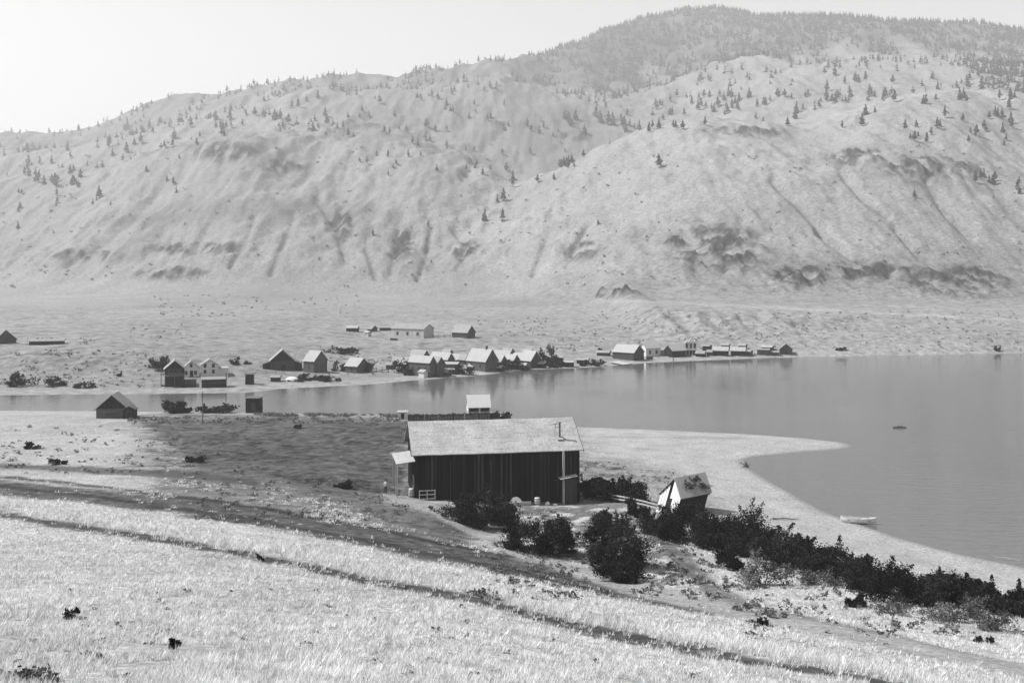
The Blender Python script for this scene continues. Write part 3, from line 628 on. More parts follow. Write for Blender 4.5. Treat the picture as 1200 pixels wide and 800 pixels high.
# ---- people
def skin_mesh(name, chain, m, parent, sub=1):
    me = bpy.data.meshes.new(name); vs = []; es = []; rs = []; key = {}
    for path in chain:
        prev = None
        for p in path:
            kk = tuple(round(c, 3) for c in p[:3])
            if kk not in key: key[kk] = len(vs); vs.append(kk); rs.append(p[3])
            if prev is not None: es.append((prev, key[kk]))
            prev = key[kk]
    me.from_pydata(vs, es, []); me.materials.append(m); o = bpy.data.objects.new(name, me); COL.objects.link(o); o.parent = parent
    md = o.modifiers.new('skin', 'SKIN'); sl = me.skin_vertices[0].data
    for i, r in enumerate(rs): sl[i].radius = (r, r)
    sl[0].use_root = True
    s = o.modifiers.new('sub', 'SUBSURF'); s.levels = sub; s.render_levels = sub
    return o
def make_person(loc, rz, label, lightshirt=True):
    t = thing('person', label, 'person', loc, rz)
    fing = []
    def arm(s, shirt=False, e=0):
        A = [(s * .02, 0, 1.38, .10 + e), (s * .19, 0, 1.42, .062 + e), (s * .26, .02, 1.14, .05 + e), (s * .24, -.08, .9, .038 + e)]
        return A
    body = [[(0, 0, .95, .13), (0, 0, 1.2, .125), (0, 0, 1.38, .12), (0, 0, 1.5, .055), (0, -.01, 1.6, .088), (0, -.015, 1.68, .095), (0, 0, 1.75, .06)]]
    for s in (-1, 1):
        body.append([(0, 0, 1.38, .12), (s * .19, 0, 1.42, .06), (s * .26, .02, 1.14, .047), (s * .24, -.08, .9, .034), (s * .24, -.1, .83, .04)])
        for i, (dx, ln) in enumerate(((-.03, .08), (-.01, .1), (.01, .095), (.03, .075))): body.append([(s * .24, -.1, .83, .04), (s * .24 + dx * .5, -.11 + dx, .83 - ln * .5, .010), (s * .24 + dx * .5, -.1 + dx, .83 - ln, .009)])
        body.append([(s * .24, -.1, .83, .04), (s * .21, -.14, .79, .012)])
        body.append([(0, 0, .95, .13), (s * .1, 0, .88, .085), (s * .12, -.02 * s, .48, .06), (s * .13, 0, .08, .042), (s * .14, -.16, .03, .035)])
    body.append([(0, -.015, 1.68, .095), (0, -.115, 1.655, .014)])
    skin_mesh('body', body, M['skin'], t)
    sh = [[(0, 0, .98, .15), (0, 0, 1.2, .145), (0, 0, 1.38, .14), (0, 0, 1.47, .07)]]
    for s in (-1, 1): sh.append([(0, 0, 1.38, .14), (s * .19, 0, 1.42, .078), (s * .26, .02, 1.14, .065), (s * .24, -.075, .92, .05)])
    skin_mesh('shirt', sh, M['cloth_light'] if lightshirt else M['cloth_dark'], t)
    tr = [[(0, 0, 1.0, .15), (0, 0, .93, .148)]]
    for s in (-1, 1): tr.append([(0, 0, .93, .148), (s * .1, 0, .86, .1), (s * .12, -.02 * s, .48, .08), (s * .13, 0, .1, .065)])
    skin_mesh('trousers', tr, M['cloth_dark'], t)
    b = MB(); b.tube([(0, 0, 1.715), (0, 0, 1.735)], [.19, .18], 12); b.tube([(0, 0, 1.735), (0, 0, 1.84)], [.105, .085], 12); b.build('hat', M['cloth_dark'], t)
p = near_hit(452, 578.5); make_person(p, R(160), 'person in dark trousers and a pale shirt standing left of the barn porch')

# ---- tilted shed above the hedge
def make_tilted():
    p = near_hit(795, 600); phi = R(40)
    t = thing('outhouse', 'tilting old shed with white boarded front and missing boards, above the hedge', 'shed', p, phi)
    L, D, h, rise = 5.2, 3.0, 2.35, 1.75; rnd = random.Random(8)
    def lean(b): b.v = [(x + .42 * (z + .6), y - .02 * z, z) for x, y, z in b.v]; return b
    w = MB(); n = 16
    for y in (-D / 2, D / 2):
        for i in range(n): w.box((-L / 2 + .15 + (L - .1) * (i + .5) / n - .05, y + rnd.uniform(-.02, .02), h / 2 - .35), (L / n - .02, .05, h + .55))
    for i in range(6): w.box((L / 2, -D / 2 + D * (i + .5) / 6, h / 2 - .1), (.05, D / 6 - .01, h + .2))
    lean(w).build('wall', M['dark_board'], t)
    f = MB()
    for i, y in enumerate(np.linspace(-D / 2 + .12, D / 2 - .12, 8)):
        if i == 4: continue
        top = h + rise * (1 - abs(y) / (D / 2)) - .08; bot = -.6 if i not in (3, 5) else (1.9 if i == 3 else .8)
        f.box((-L / 2 + .02 * rnd.random(), y, (top + bot) / 2), (.05, D / 8 - (.01 if i < 5 else .03), top - bot))
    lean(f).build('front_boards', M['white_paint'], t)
    bk = MB(); bk.box((-L / 2 + .14, .1, 1.0), (.06, 1.0, 3.0)); lean(bk).build('doorway', M['dark_board'], t)
    k = rise / (D / 2)
    for s in (-1, 1):
        r = MB(); yo = D / 2 + .28; P = [(s * yo, h - .28 * k + .03), (0, h + rise + .03), (0, h + rise + .13), (s * yo, h - .28 * k + .13)]
        vs = [(-L / 2 - .25, y, z) for y, z in P] + [(L / 2 + .3, y, z) for y, z in P]
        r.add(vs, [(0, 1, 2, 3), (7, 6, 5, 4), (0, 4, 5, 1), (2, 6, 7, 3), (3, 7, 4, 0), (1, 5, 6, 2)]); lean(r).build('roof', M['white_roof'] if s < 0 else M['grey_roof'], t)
    tr = MB(); tr.box((0, -D / 2 - .2, h - .32), (L + .2, .06, .22)); lean(tr).build('eave_board', M['dark_board'], t)
    return p, phi
TP, TPHI = make_tilted()

# ---- shrubs: clumps of small leaves on branching stems
def leaf_cloud(n, rx, ry, rz, leaf, seed, lumps=9, fill=.55):
    r = np.random.default_rng(seed); C = []; Rr = []
    for i in range(lumps):
        a = r.uniform(0, 2 * np.pi); d = np.sqrt(r.uniform(0, 1)) * .85
        hgt = (r.uniform(.05, .3) if i % 2 else r.uniform(.25, .8)) * (1 - .5 * d * d); C.append((d * np.cos(a), d * np.sin(a), hgt)); Rr.append(r.uniform(.2, .40))
    C = np.array(C); Rr = np.array(Rr); k = r.integers(0, lumps, n)
    dr = r.normal(size=(n, 3)); dr /= np.linalg.norm(dr, axis=1)[:, None]
    rad = Rr[k] * (.45 + .85 * r.uniform(0, 1, n) ** 1.25); P = C[k] + dr * rad[:, None] * np.array([1, 1, .75])
    ns = max(6, lumps * 4); sk = r.integers(0, lumps, ns); sdv = r.normal(size=(ns, 3)); sdv[:, 2] = np.abs(sdv[:, 2]) * .8 + .1; sdv /= np.linalg.norm(sdv, axis=1)[:, None]
    m_ = int(n * .42); w_ = r.integers(0, ns, m_); tt = r.uniform(.15, 1, m_) ** .8; ln = r.uniform(.9, 1.9, ns)   # leafy shoots break up the outline
    P[:m_] = C[sk[w_]] + sdv[w_] * (Rr[sk[w_]] * ln[w_] * tt)[:, None] + r.normal(size=(m_, 3)) * (.075 * (1.25 - tt))[:, None]; k[:m_] = sk[w_]
    P[:, 2] = np.abs(P[:, 2])
    q = np.quantile(np.abs(P[:, :2]), .965); P[:, :2] /= q; C[:, :2] /= q; q = np.quantile(P[:, 2], .965); P[:, 2] /= q; C[:, 2] /= q
    P = P * np.array([rx, ry, rz])
    sz = leaf * r.uniform(.6, 1.5, n); u = r.normal(size=(n, 3)); u /= np.linalg.norm(u, axis=1)[:, None]
    v = np.cross(u, r.normal(size=(n, 3))); v /= np.linalg.norm(v, axis=1)[:, None]
    Vv = np.stack([P - u * sz[:, None] * .5, P + v * sz[:, None] * .32, P + u * sz[:, None] * .6, P - v * sz[:, None] * .32], 1).reshape(-1, 3)
    Ff = np.arange(4 * n).reshape(-1, 4); lt = r.uniform(.5, 1.8, lumps); tone = np.repeat(lt[k] * r.uniform(.7, 1.3, n), 4)
    return Vv, Ff, tone, C * np.array([rx, ry, rz])
def stems_mb(C, seed, rad=.05):
    rnd = random.Random(seed); b = MB()
    for c in C:
        m = Vector(c) * .5 + Vector((rnd.uniform(-.1, .1), rnd.uniform(-.1, .1), .05)); b.tube([(rnd.uniform(-.15, .15), rnd.uniform(-.15, .15), -.2), m, Vector(c) * 1.05], [rad, rad * .7, rad * .25], 5)
    return b
def shrub(label, px, base, w, h, kind='leaf', group=None, cat='bush', name='bush', n=None, seed=None, hit=near_hit, lumps=9, leaf=None, depth=.8):
    lumps = int(lumps * 1.3)
    p = hit(px, base); s = p.y / FOC; rx = w * s / 2 * 1.05; rz = h * s * (.84 if px < 780 else .74); seed = seed if seed is not None else int(px * 7 + base)
    n = n or int(np.clip(w * h * 7.0, 300, 19000)); leaf = leaf or np.clip(2.1 * s, .08, .7)
    Vv, Ff, tn, C = leaf_cloud(n, rx, rx * depth, rz, leaf, seed, lumps)
    t = thing(name, label, cat, (p.x, p.y + rx * depth * .4, p.z - .05), random.Random(seed).uniform(-.5, .5), group)
    link('foliage', np_mesh('foliage', Vv, Ff, M[kind], tn), t)
    stems_mb(C, seed, .02 + .012 * rz).build('stems', M['stem'], t)
    return t
SHR = [  # label, column, base row, width, height
    ('big dark rounded bush before the middle of the barn wall', 562, 616, 84, 38, 13),
    ('dark spreading bush below the barn on the upper side of the dirt road', 633, 648, 74, 41, 11),
    ('upper small dark bush of the pair between the barn and the footpath', 712, 627, 46, 27, 7),
    ('large very dark round bush beside the footpath, lower of the pair', 722, 667, 66, 56, 12),
    ('low scrubby dark bush at the foot of the large round bush by the dirt road', 732, 681, 54, 24, 7),
    ('dark bush hard against the right corner of the barn', 700, 584, 44, 24, 7),
    ('dark bush behind the rail fence, between the barn and the tilted shed', 726, 590, 56, 30, 9),
    ('small dark bush standing just before the rail fence', 745, 606, 22, 22, 5),
    ('dark bush overgrowing the foot of the white front of the tilted shed', 772, 630, 48, 28, 8),
    ('tallest dark bush of the hedge, in front of the dark side of the tilted shed', 818, 638, 80, 48, 13),
    ('broad dark bush of the hedge just right of the tilted shed', 862, 645, 74, 54, 12),
    ('dark hedge bush above the two small bushes in the pale grass', 904, 658, 72, 44, 10),
    ('flat topped dark bush in the middle of the hedge', 942, 667, 66, 42, 9),
    ('thinner dark bush of the hedge, opposite the beached boat', 982, 682, 72, 42, 9),
    ('greyish dark bush of the hedge right of the one opposite the boat', 1020, 693, 64, 40, 9),
    ('tall dark bush with jagged top near the right end of the hedge', 1064, 709, 80, 52, 12),
    ('low dark bush snug against the right side of the jagged topped bush', 1100, 710, 60, 40, 9),
    ('dark bush with a twin top near the right end of the hedge', 1136, 712, 60, 42, 9),
    ('scrubby dark bush next to the last one of the hedge', 1164, 718, 56, 36, 8),
    ('last dark bush of the hedge, at the right edge of the view', 1196, 722, 56, 36, 8),
    ('small dark bush below the hedge in pale grass, nearest the footpath', 858, 667, 30, 28, 6),
    ('small round dark bush alone in the pale grass below the hedge', 1005, 711, 25, 17, 6),
    ('low dark bush alone on the flat beside the left end of the barn', 404, 572, 24, 9, 5),
    ('tiny dark bush at the lower edge of the dirt road', 894, 733, 12, 12, 4),
    ('tiny dark bush low in the right corner of the pale grass', 1155, 754, 18, 10, 5),
    ('dark bush on the near shore under the wooden balcony house', 205, 484, 34, 14, 8),
    ('low dark bush on the near shore right of the thin pole', 254, 484, 42, 9, 7),
    ('low dark bush at the right end of the board fence by the lake', 585, 494, 22, 11, 6),
    ('small dark bush in the grass of the left flat, the farther one', 38, 526, 16, 9, 5),
    ('small dark bush in the grass of the left flat, the nearer one', 66, 544, 18, 7, 5),
    ('flat dark bush at the edge of the ploughed field on the left', 228, 542, 22, 7, 5),
    ('tiny dark bush at the far edge of the dark field', 346, 502, 12, 5, 4),
    ('dark clump of weeds in the foreground grass, widest one', 84, 726, 28, 12, 5),
    ('dark pointed clump of weeds in the foreground grass', 201, 760, 15, 16, 4),
    ('tiny dark weed on the edge of the thin cart track', 305, 657, 11, 10, 4)]
for i, (lb, px, base, w, h, lm) in enumerate(SHR): shrub(lb, px, base, w, h, lumps=lm, n=int(w * h * 1.1) + 60 if base > 650 and px < 320 else None)
GRY = [('pale grey open bush below the middle of the hedge', 897, 688, 62, 40), ('grey weedy bush in the pale grass right of the small round bush', 1046, 721, 42, 18),
       ('grey straggling bush under the right end of the hedge', 1118, 729, 76, 30), ('grey bush between the hedge and the right edge', 1172, 741, 50, 26), ('grey weedy bush under the middle of the hedge', 960, 686, 46, 22),
       ('grey weeds at the left foot of the large round bush', 690, 640, 30, 16), ('grey weeds in the bottom left corner of the foreground', 30, 801, 66, 15)]
for lb, px, base, w, h in GRY: shrub(lb, px, base, w, h, kind='leaf_grey', lumps=8, n=420 if base > 780 else int(w * h * 1.7))

def make_brush():
    Vv, Ff, tn, C = leaf_cloud(1500, 1.9, 1.1, 1.25, .24, 91, 9)
    a = TPHI; c = Vector((math.cos(a), math.sin(a), 0)) * 2.1 + Vector((math.sin(a), -math.cos(a), 0)) * .75
    t = thing('brush_heap', 'grey heap of cut branches lying on the roof of the tilted shed', 'branches', TP + c + Vector((0, 0, 2.75)), TPHI)
    link('foliage', np_mesh('foliage', Vv, Ff, M['leaf_grey'], tn), t); b = stems_mb(C, 5, .06)
    for q in (-1, 1, .3): b.bar((q, -1.0, -.5), (q * .6 - .2, .6, 1.1), .07)
    b.tone = 1; b.build('branches', M['dry_branch'], t, True)
make_brush()

def make_rails():
    a = near_hit(700, 584); b = near_hit(769, 600); b = Vector((TP.x - 2.3, TP.y - .6, float(near_z(TP.x - 2.3, TP.y - .6)))); d = b - a
    t = thing('rail_fence', 'low pale rail fence running from the barn to the tilted shed', 'fence', a, math.atan2(d.y, d.x))
    Lx = math.hypot(d.x, d.y)
    def z(x): q = a + d * (x / Lx); return float(near_z(q.x, q.y)) - a.z
    for i in range(5):
        x = Lx * i / 4; m = MB(); m.box((x, 0, z(x) + .3), (.16, .14, 1.2)); m.build('post', M['grey_board'], t)
    for hh in (.45, .85):
        m = MB()
        for i in range(4): x0, x1 = Lx * i / 4, Lx * (i + 1) / 4; m.bar((x0, -.1, z(x0) + hh), (x1, -.1, z(x1) + hh), .07, .16)
        m.build('rail', M['pale_board'], t)
make_rails()

# ---- beach: boat and driftwood
def make_boat():
    p = lake(1007, 613.5); t = thing('rowboat', 'pale rowing boat drawn up at the edge of the water', 'boat', (p.x, p.y + .2, .02), R(-14))
    L, Bm = 4.2, 1.15; n = 14; V = []; prof = [(-1, .62), (-.92, .3), (-.55, .04), (0, 0), (.55, .04), (.92, .3), (1, .62)]
    def hull(th):
        V = []
        for i in range(n + 1):
            x = -L / 2 + L * i / n; q = (2 * i / n - 1); wd = Bm / 2 * max(.03, (1 - abs(q) ** 2.4)) if q > 0 else Bm / 2 * max(.45, 1 - .55 * abs(q) ** 2.2); sh = .22 * q * q
            V += [(x, y * (wd - th), max(z, th) + sh * (z / .62) + (.25 * max(0, q) ** 4 if z < .1 else 0)) for y, z in prof]
        return V
    b = MB(); m = len(prof); o = hull(0); inn = hull(.05); N = len(o); Fc = []
    for i in range(n):
        for j in range(m - 1):
            A, B_, C_, D_ = i * m + j, i * m + j + 1, (i + 1) * m + j + 1, (i + 1) * m + j
            Fc += [(A, B_, C_, D_), (D_ + N, C_ + N, B_ + N, A + N)]
        for j in (0, m - 1): Fc.append((i * m + j, (i + 1) * m + j, (i + 1) * m + j + N, i * m + j + N))
    Fc += [tuple(range(m)), tuple(N + j for j in range(m))[::-1]]
    b.add(o + inn, Fc); b.build('hull', M['boat_paint'], t)
    for x in (-1.2, .1, 1.2): s = MB(); s.box((x, 0, .42), (.26, Bm * .86, .04)); s.build('thwart', M['mid_board'], t)
    for s_ in (-1, 1):
        s = MB(); s.bar((-.9 * 1, s_ * .25, .6), (1.6, s_ * .42, .7), .05); s.build('oar', M['pale_board'], t)
make_boat()
def log(label, a, b, r, m='drift', z=.05, hit=near_hit, cat='log', name='driftwood_log'):
    A = hit(*a); B = hit(*b); o = thing(name, label, cat, A); d = B - A; rnd = random.Random(int(a[0])); pth = []; rr = []
    for i in range(6):
        q = d * (i / 5) + Vector((0, 0, r * .6 + z + rnd.uniform(-.03, .06))) + Vector((rnd.uniform(-.1, .1), rnd.uniform(-.1, .1), 0)); pth.append(q); rr.append(r * (1 - .1 * i) * rnd.uniform(.9, 1.1))
    t = MB(); t.tube(pth, rr, 7); t.build('trunk', M[m], o)
    t = MB(); t.tube([pth[2], pth[2] + Vector((.2, .15, r * 2.5))], [r * .4, r * .15], 5); t.build('stub', M[m], o)
log('thin dark driftwood pole lying on the beach above the middle hedge', (905, 608.5), (936, 609.5), .12)
log('long dark driftwood pole on the beach near the right edge', (1163, 653), (1199, 659.5), .13)
log('short grey log on the beach behind the twin topped bush', (1104, 675), (1126, 674.5), .16)
log('black snag of wood in the inner corner of the bay, long piece', (868, 543), (877, 545), .22)
def stump(label, px, base, h, r):
    p = near_hit(px, base); t = MB(); t.tube([(0, 0, -.2), (0, 0, h * .5), (.1, .05, h)], [r * 1.3, r, r * .7], 8); t.tube([(0, 0, 0), (r * 2, .1, .1)], [r * .6, r * .2], 5); t.tube([(0, 0, 0), (-r * 2, -.2, .08)], [r * .6, r * .2], 5)
    o = t.build('stump', M['stem']); o.location = p; tag(o, label, 'stump')
stump('small dark stump at the water line in the inner corner of the bay', 873.5, 547, .8, .28)
p = lake(1054, 501); b = MB(); b.tube([(-1.3, 0, .1), (0, .1, .16), (1.4, 0, .06)], [.16, .2, .1], 7); b.tube([(.3, .1, .1), (.7, 0, .9)], [.09, .03], 5); b.tube([(-.3, .1, .1), (-.1, 0, .6)], [.07, .03], 5)
o = b.build('floating_snag', M['stem']); o.location = p; tag(o, 'small dark snag floating alone on the open lake', 'snag')

# ---- near shore buildings on the left and by the lake
def near_shore_things():
    p = near_hit(126, 490); s = p.y / FOC; D = 35 * s; L = 6.5
    t = thing('log_cabin', 'small log cabin with a black gable on the near shore at left', 'cabin', (p.x + .3, p.y + L / 2, p.z - .05), R(-80))
    # ridge runs away from the viewer
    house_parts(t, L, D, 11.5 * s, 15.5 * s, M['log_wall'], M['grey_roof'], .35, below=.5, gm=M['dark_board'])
    b = MB(); b.box((L / 2 + .04, .1, .9), (.06, 2.6, .5)); b.build('window_gap', M['glass'], t)
    t = thing('log_annex', 'little dark shed leaning against the right side of the log cabin', 'shed', near_hit(151, 490) + Vector((.2, .2, 0)), R(-80))
    house_parts(t, 2.6, 2.3, 1.9, .6, M['dark_board'], M['dark_roof'], .15, doors=[('g', 0, .8, .8, 1.5)], below=.4)
    p = near_hit(237.5, 495); t = thing('pole', 'thin tall pole standing in the grass before the near shore', 'pole', p)
    b = MB(); b.tube([(0, 0, -.3), (.02, 0, 3), (-.03, 0, 6.0)], [.09, .08, .06], 7); b.build('shaft', M['grey_board'], t)
    b = MB(); b.tube([(-.03, 0, 5.95), (-.03, 0, 6.1)], [.1, .1], 7); b.build('cap', M['pale_board'], t)
    p = near_hit(296, 484); t = thing('square_shed', 'small dark flat topped shed standing alone on the near shore', 'shed', p + Vector((0, 1.4, 0)), R(-4))
    b = MB(); rnd = random.Random(2)
    for i in range(12): b.box((0, 0, .05 + .27 * i), (3.0 + rnd.uniform(-.08, .08), 2.6 + rnd.uniform(-.05, .05), .25))
    b.build('wall', M['dark_board'], t)
    b = MB(); b.box((0, 0, 3.32), (3.3, 2.9, .1), rx=.03); b.build('roof', M['dark_roof'], t)
    b = MB(); b.box((.3, -1.36, 1.2), (.95, .05, 2.1)); d = b.build('door', M['mid_board'], t)
    # board fence, its pale end shed, the white roofed hut
    a = near_hit(478, 495); e = near_hit(586, 496); d = e - a; Lx = math.hypot(d.x, d.y)
    t = thing('board_fence', 'dark board fence with pale posts along the lake behind the barn', 'fence', a, math.atan2(d.y, d.x))
    b = MB(); rnd = random.Random(5); nb = 60
    for i in range(nb): 
        hh = 1.55 + rnd.uniform(-.12, .1) - .5 * max(0, i / nb - .75)
        b.tone = rnd.uniform(.8, 2.6); b.box((Lx * (i + .5) / nb, 0, hh / 2 - .2), (Lx / nb - .04, .04, hh + .3))
    b.build('boards', M['barn_board'], t, True)
    for i, f in enumerate((.02, .18, .33, .48, .61, .74, .87, .98)): b = MB(); b.box((Lx * f, -.1, .95), (.13, .12, 1.9)); b.build('post', M['pale_board'] if i in (1, 2, 4) else M['grey_board'], t)
    for z in (.4, 1.2): b = MB(); b.box((Lx / 2, -.06, z), (Lx, .06, .12)); b.build('rail', M['mid_board'], t)
    t = thing('white_hut', 'tiny white box shed at the left end of the board fence', 'shed', near_hit(471.5, 491) + Vector((0, .6, 0)), R(5))
    house_parts(t, 2.0, 1.4, 1.35, .3, M['white_paint'], M['white_roof'], .1, doors=[('s', 0, .6, .6, 1.1)], below=.3)
    p = near_hit(560, 486.3); s = p.y / FOC
    t = thing('white_roofed_hut', 'small hut with a bright white roof at the lake edge behind the barn', 'hut', p + Vector((0, 1.6, 0)), R(10))
    house_parts(t, 4.7, 3.2, 2.1, 2.2, M['dark_board'], M['white_paint'], .35, doors=[('s', .1, 1.0, .5, 1.9, M['white_paint'])], below=.6)
    for sx in (-1,): b = MB(); b.prism([(-1.6, -.3), (1.6, -.3), (1.6, 2.1), (0, 4.25), (-1.6, 2.1)], -2.43, -2.37); b.build('white_end', M['white_paint'], t)
near_shore_things()

# ------------------------------------------------------------------ the village on the far shore
W_, G_, DK, MD, PL = M['white_paint'], M['grey_board'], M['dark_board'], M['mid_board'], M['pale_board']
PR, WR, GR, DR = M['pale_roof'], M['white_roof'], M['grey_roof'], M['dark_roof']
def village():
    # balcony house at the water's edge
    p = far_hit(199, 453.5); s = p.y / FOC
    t = thing('balcony_house', 'tall dark wooden house on posts with a balcony at the far shore', 'house', (p.x, p.y + 4, p.z), R(-90 + 18))
    house_parts(t, 7, 22 * s, 21 * s, 9.5 * s, DK, PR, .35, wins=[('g', -1.2, 4.2, .7, 1.1), ('g', 1.2, 4.2, .7, 1.1)], doors=[('g', .2, 3.95, .8, 1.7)])
    b = MB(); b.box((4.3, 0, 3.0), (1.6, 5.0, .14)); b.build('balcony_floor', G_, t)
    b = MB(); b.box((5.05, 0, 3.85), (.08, 5.0, .1)); b.box((5.05, 0, 3.45), (.06, 5.0, .5)); b.build('balcony_rail', G_, t)
    for y in (-2.4, 0, 2.4): b = MB(); b.box((5.0, y, 1.4), (.16, .16, 3.4)); b.build('balcony_post', G_, t)
    b = MB(); b.box((0, -3.5, 1.6), (3.2, .12, 3.2)); b.box((0, -3.0, 3.2), (3.2, 1.4, .1)); b.build('side_stair', MD, t)
    # white hotel
    p = far_hit(229, 442); s = p.y / FOC
    t = thing('white_hotel', 'white two storey building with two gables beside the dark balcony house', 'hotel', (p.x, p.y + 4, p.z - .05), R(17))
    def wing(nm, x0, x1, hh, hr, front, wins, doors):
        q = bpy.data.objects.new(nm, None); 
        L_, D_ = 6.0, (x1 - x0) * s
        r = thing(nm, None, None, ((x0 + x1) / 2 * s - 229 * s, 0, 0), R(-90)); r.parent = t
        w = MB(); w.prism([(-D_ / 2, -1), (D_ / 2, -1), (D_ / 2, hh * s), (0, (hh + hr) * s), (-D_ / 2, hh * s)], -L_ / 2, L_ / 2); w.build('wall', W_, r)
        k = hr * s / (D_ / 2); m = MB()
        for sg in (-1, 1):
            P = [(sg * (D_ / 2 + .25), hh * s - .25 * k + .02), (0, (hh + hr) * s + .02), (0, (hh + hr) * s + .14), (sg * (D_ / 2 + .25), hh * s - .25 * k + .14)]
            vs = [(-L_ / 2 - .25, y, z) for y, z in P] + [(L_ / 2 + .25, y, z) for y, z in P]; m.add(vs, [(0, 1, 2, 3), (7, 6, 5, 4), (0, 4, 5, 1), (2, 6, 7, 3), (3, 7, 4, 0)])
        m.build('roof', PR, r)
        for y, z in wins: m = MB(); m.box((L_ / 2 + .02, y, z), (.05, .75, 1.1)); m.build('window', M['mid_board'], r)
        for y, z in doors: m = MB(); m.box((L_ / 2 + .02, y, z), (.05, .9, 1.9)); m.build('door', DK, r)
    wing('left_wing', 210, 229, 10, 9, 1, [(-1.4, 1.3), (1.2, 1.3), (0, 3.4)], [(.1, .95)])
    wing('right_wing', 230, 250, 13.5, 6.5, 1, [(-1.2, 1.5), (1.1, 1.5), (-1.2, 3.2), (1.1, 3.2)], [])
    b = MB(); b.box((26 * s, 0, .8), (13 * s, 5, 3.0)); o = b.build('side_wing', W_, t)
    b = MB(); b.box((26 * s, -.1, 2.36), (13.6 * s, 5.4, .1)); b.build('side_roof', WR, o)
    # dark bulkhead and wharf shed
    p = far_hit(219, 454); s = p.y / FOC; t = thing('plank_bulkhead', 'dark plank wall on the shore right of the balcony house', 'wall', p + Vector((.3, .2, 0)), R(17))
    b = MB()
    for i in range(18): b.box((-2.1 + .24 * i, 0, 1.0), (.22, .08, 2.6 - .03 * i))
    b.build('planks', DK, t); b = MB(); b.box((0, .35, 2.15), (4.4, .7, .1)); b.build('cap_board', G_, t)
    p = far_hit(249, 454); s = p.y / FOC; t = thing('wharf_shed', 'long low dark shed on the shore below the white building', 'shed', p + Vector((0, 1.5, 0)), R(16))
    house_parts(t, 28 * s, 3.0, 9.5 * s, .5, DK, GR, .25)
    b = MB(); b.box((0, -1.57, 1.3), (26 * s, .05, .14)); b.build('ledge', G_, t); b = MB(); b.box((13.6 * s, -1.7, 1.7), (.25, .25, 4.2)); b.build('end_post', DK, t)
    t = oblique('small square dark shed between the wharf shed and the wide barn', 286.5, 297, 450.5, 437, .15, 8, DK, DR, 'shed', 'shed', pitch=.3)
    # wide barn with lean-tos
    p = far_hit(327, 434); s = p.y / FOC; t = thing('wide_barn', 'wide low gabled barn with dark lean-tos on both sides', 'barn', (p.x, p.y + 4.5, p.z - .1), R(-90 + 13))
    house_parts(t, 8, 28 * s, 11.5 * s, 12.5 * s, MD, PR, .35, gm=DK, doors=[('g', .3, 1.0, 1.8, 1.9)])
    for sg in (-1, 1):
        b = MB(); y0 = sg * 14.1 * s; y1 = sg * 22.5 * s; vs = [(-3, y0, -1), (3.6, y0, -1), (3.6, y1, -1), (-3, y1, -1), (-3, y0, 10.5 * s), (3.6, y0, 10.5 * s), (3.6, y1, 7.5 * s), (-3, y1, 7.5 * s)]
        b.add(vs, [(3, 2, 1, 0), (4, 5, 6, 7), (0, 1, 5, 4), (1, 2, 6, 5), (2, 3, 7, 6), (3, 0, 4, 7)]); o = b.build('lean_to', DK, t)
        b = MB(); vs = [(-3.2, y0, 10.6 * s), (3.9, y0, 10.6 * s), (3.9, y1 + sg * .2, 7.4 * s), (-3.2, y1 + sg * .2, 7.4 * s)]; vs += [(x, y, z + .12) for x, y, z in vs]
        b.add(vs, [(3, 2, 1, 0), (4, 5, 6, 7), (0, 1, 5, 4), (1, 2, 6, 5), (2, 3, 7, 6), (3, 0, 4, 7)]); b.build('lean_to_roof', DR, o)
    oblique('tall narrow house with bright roof and black gable right of the wide barn', 354, 381.5, 436.5, 411.5, .56, 42, G_, WR, pitch=.95, gm=None, wins=1)
    h = oblique('low house with pale roof and dark gable set among shrubs', 403, 431, 437, 420, .5, 38, G_, WR, pitch=.75, wins=1)
    p = far_hit(342, 447); t = thing('upturned_boat', 'pale upturned boat on the far beach before the wide barn', 'boat', p + Vector((0, .5, .1)), R(-6))
    b = MB(); b.sm = True; V = []; n = 8; m = 7
    for i in range(n + 1):
        q = 2 * i / n - 1; wd = .75 * (1 - abs(q) ** 2.5) + .03
        for j in range(m): a = math.pi * j / (m - 1); V.append((q * 1.9, math.cos(a) * wd, .35 + math.sin(a) * .8 * (wd / .78) ** .5))
    b.add(V, [(i * m + j, i * m + j + 1, (i + 1) * m + j + 1, (i + 1) * m + j) for i in range(n) for j in range(m - 1)]); b.build('hull', M['boat_paint'], t)
    b = MB()
    for x in (-1, 1): b.box((x, 0, .15), (.2, 1.6, .5))
    b.build('trestle', DK, t)
    t = oblique('little shed of dark posts on the beach left of the upturned boat', 316, 328, 447, 440, .2, 10, MD, GR, 'shed', 'shed', pitch=.3, wall_min=1.2)
    # crowded street
    C = 'village houses crowded on the far shore'
    LW = M['grey_board']
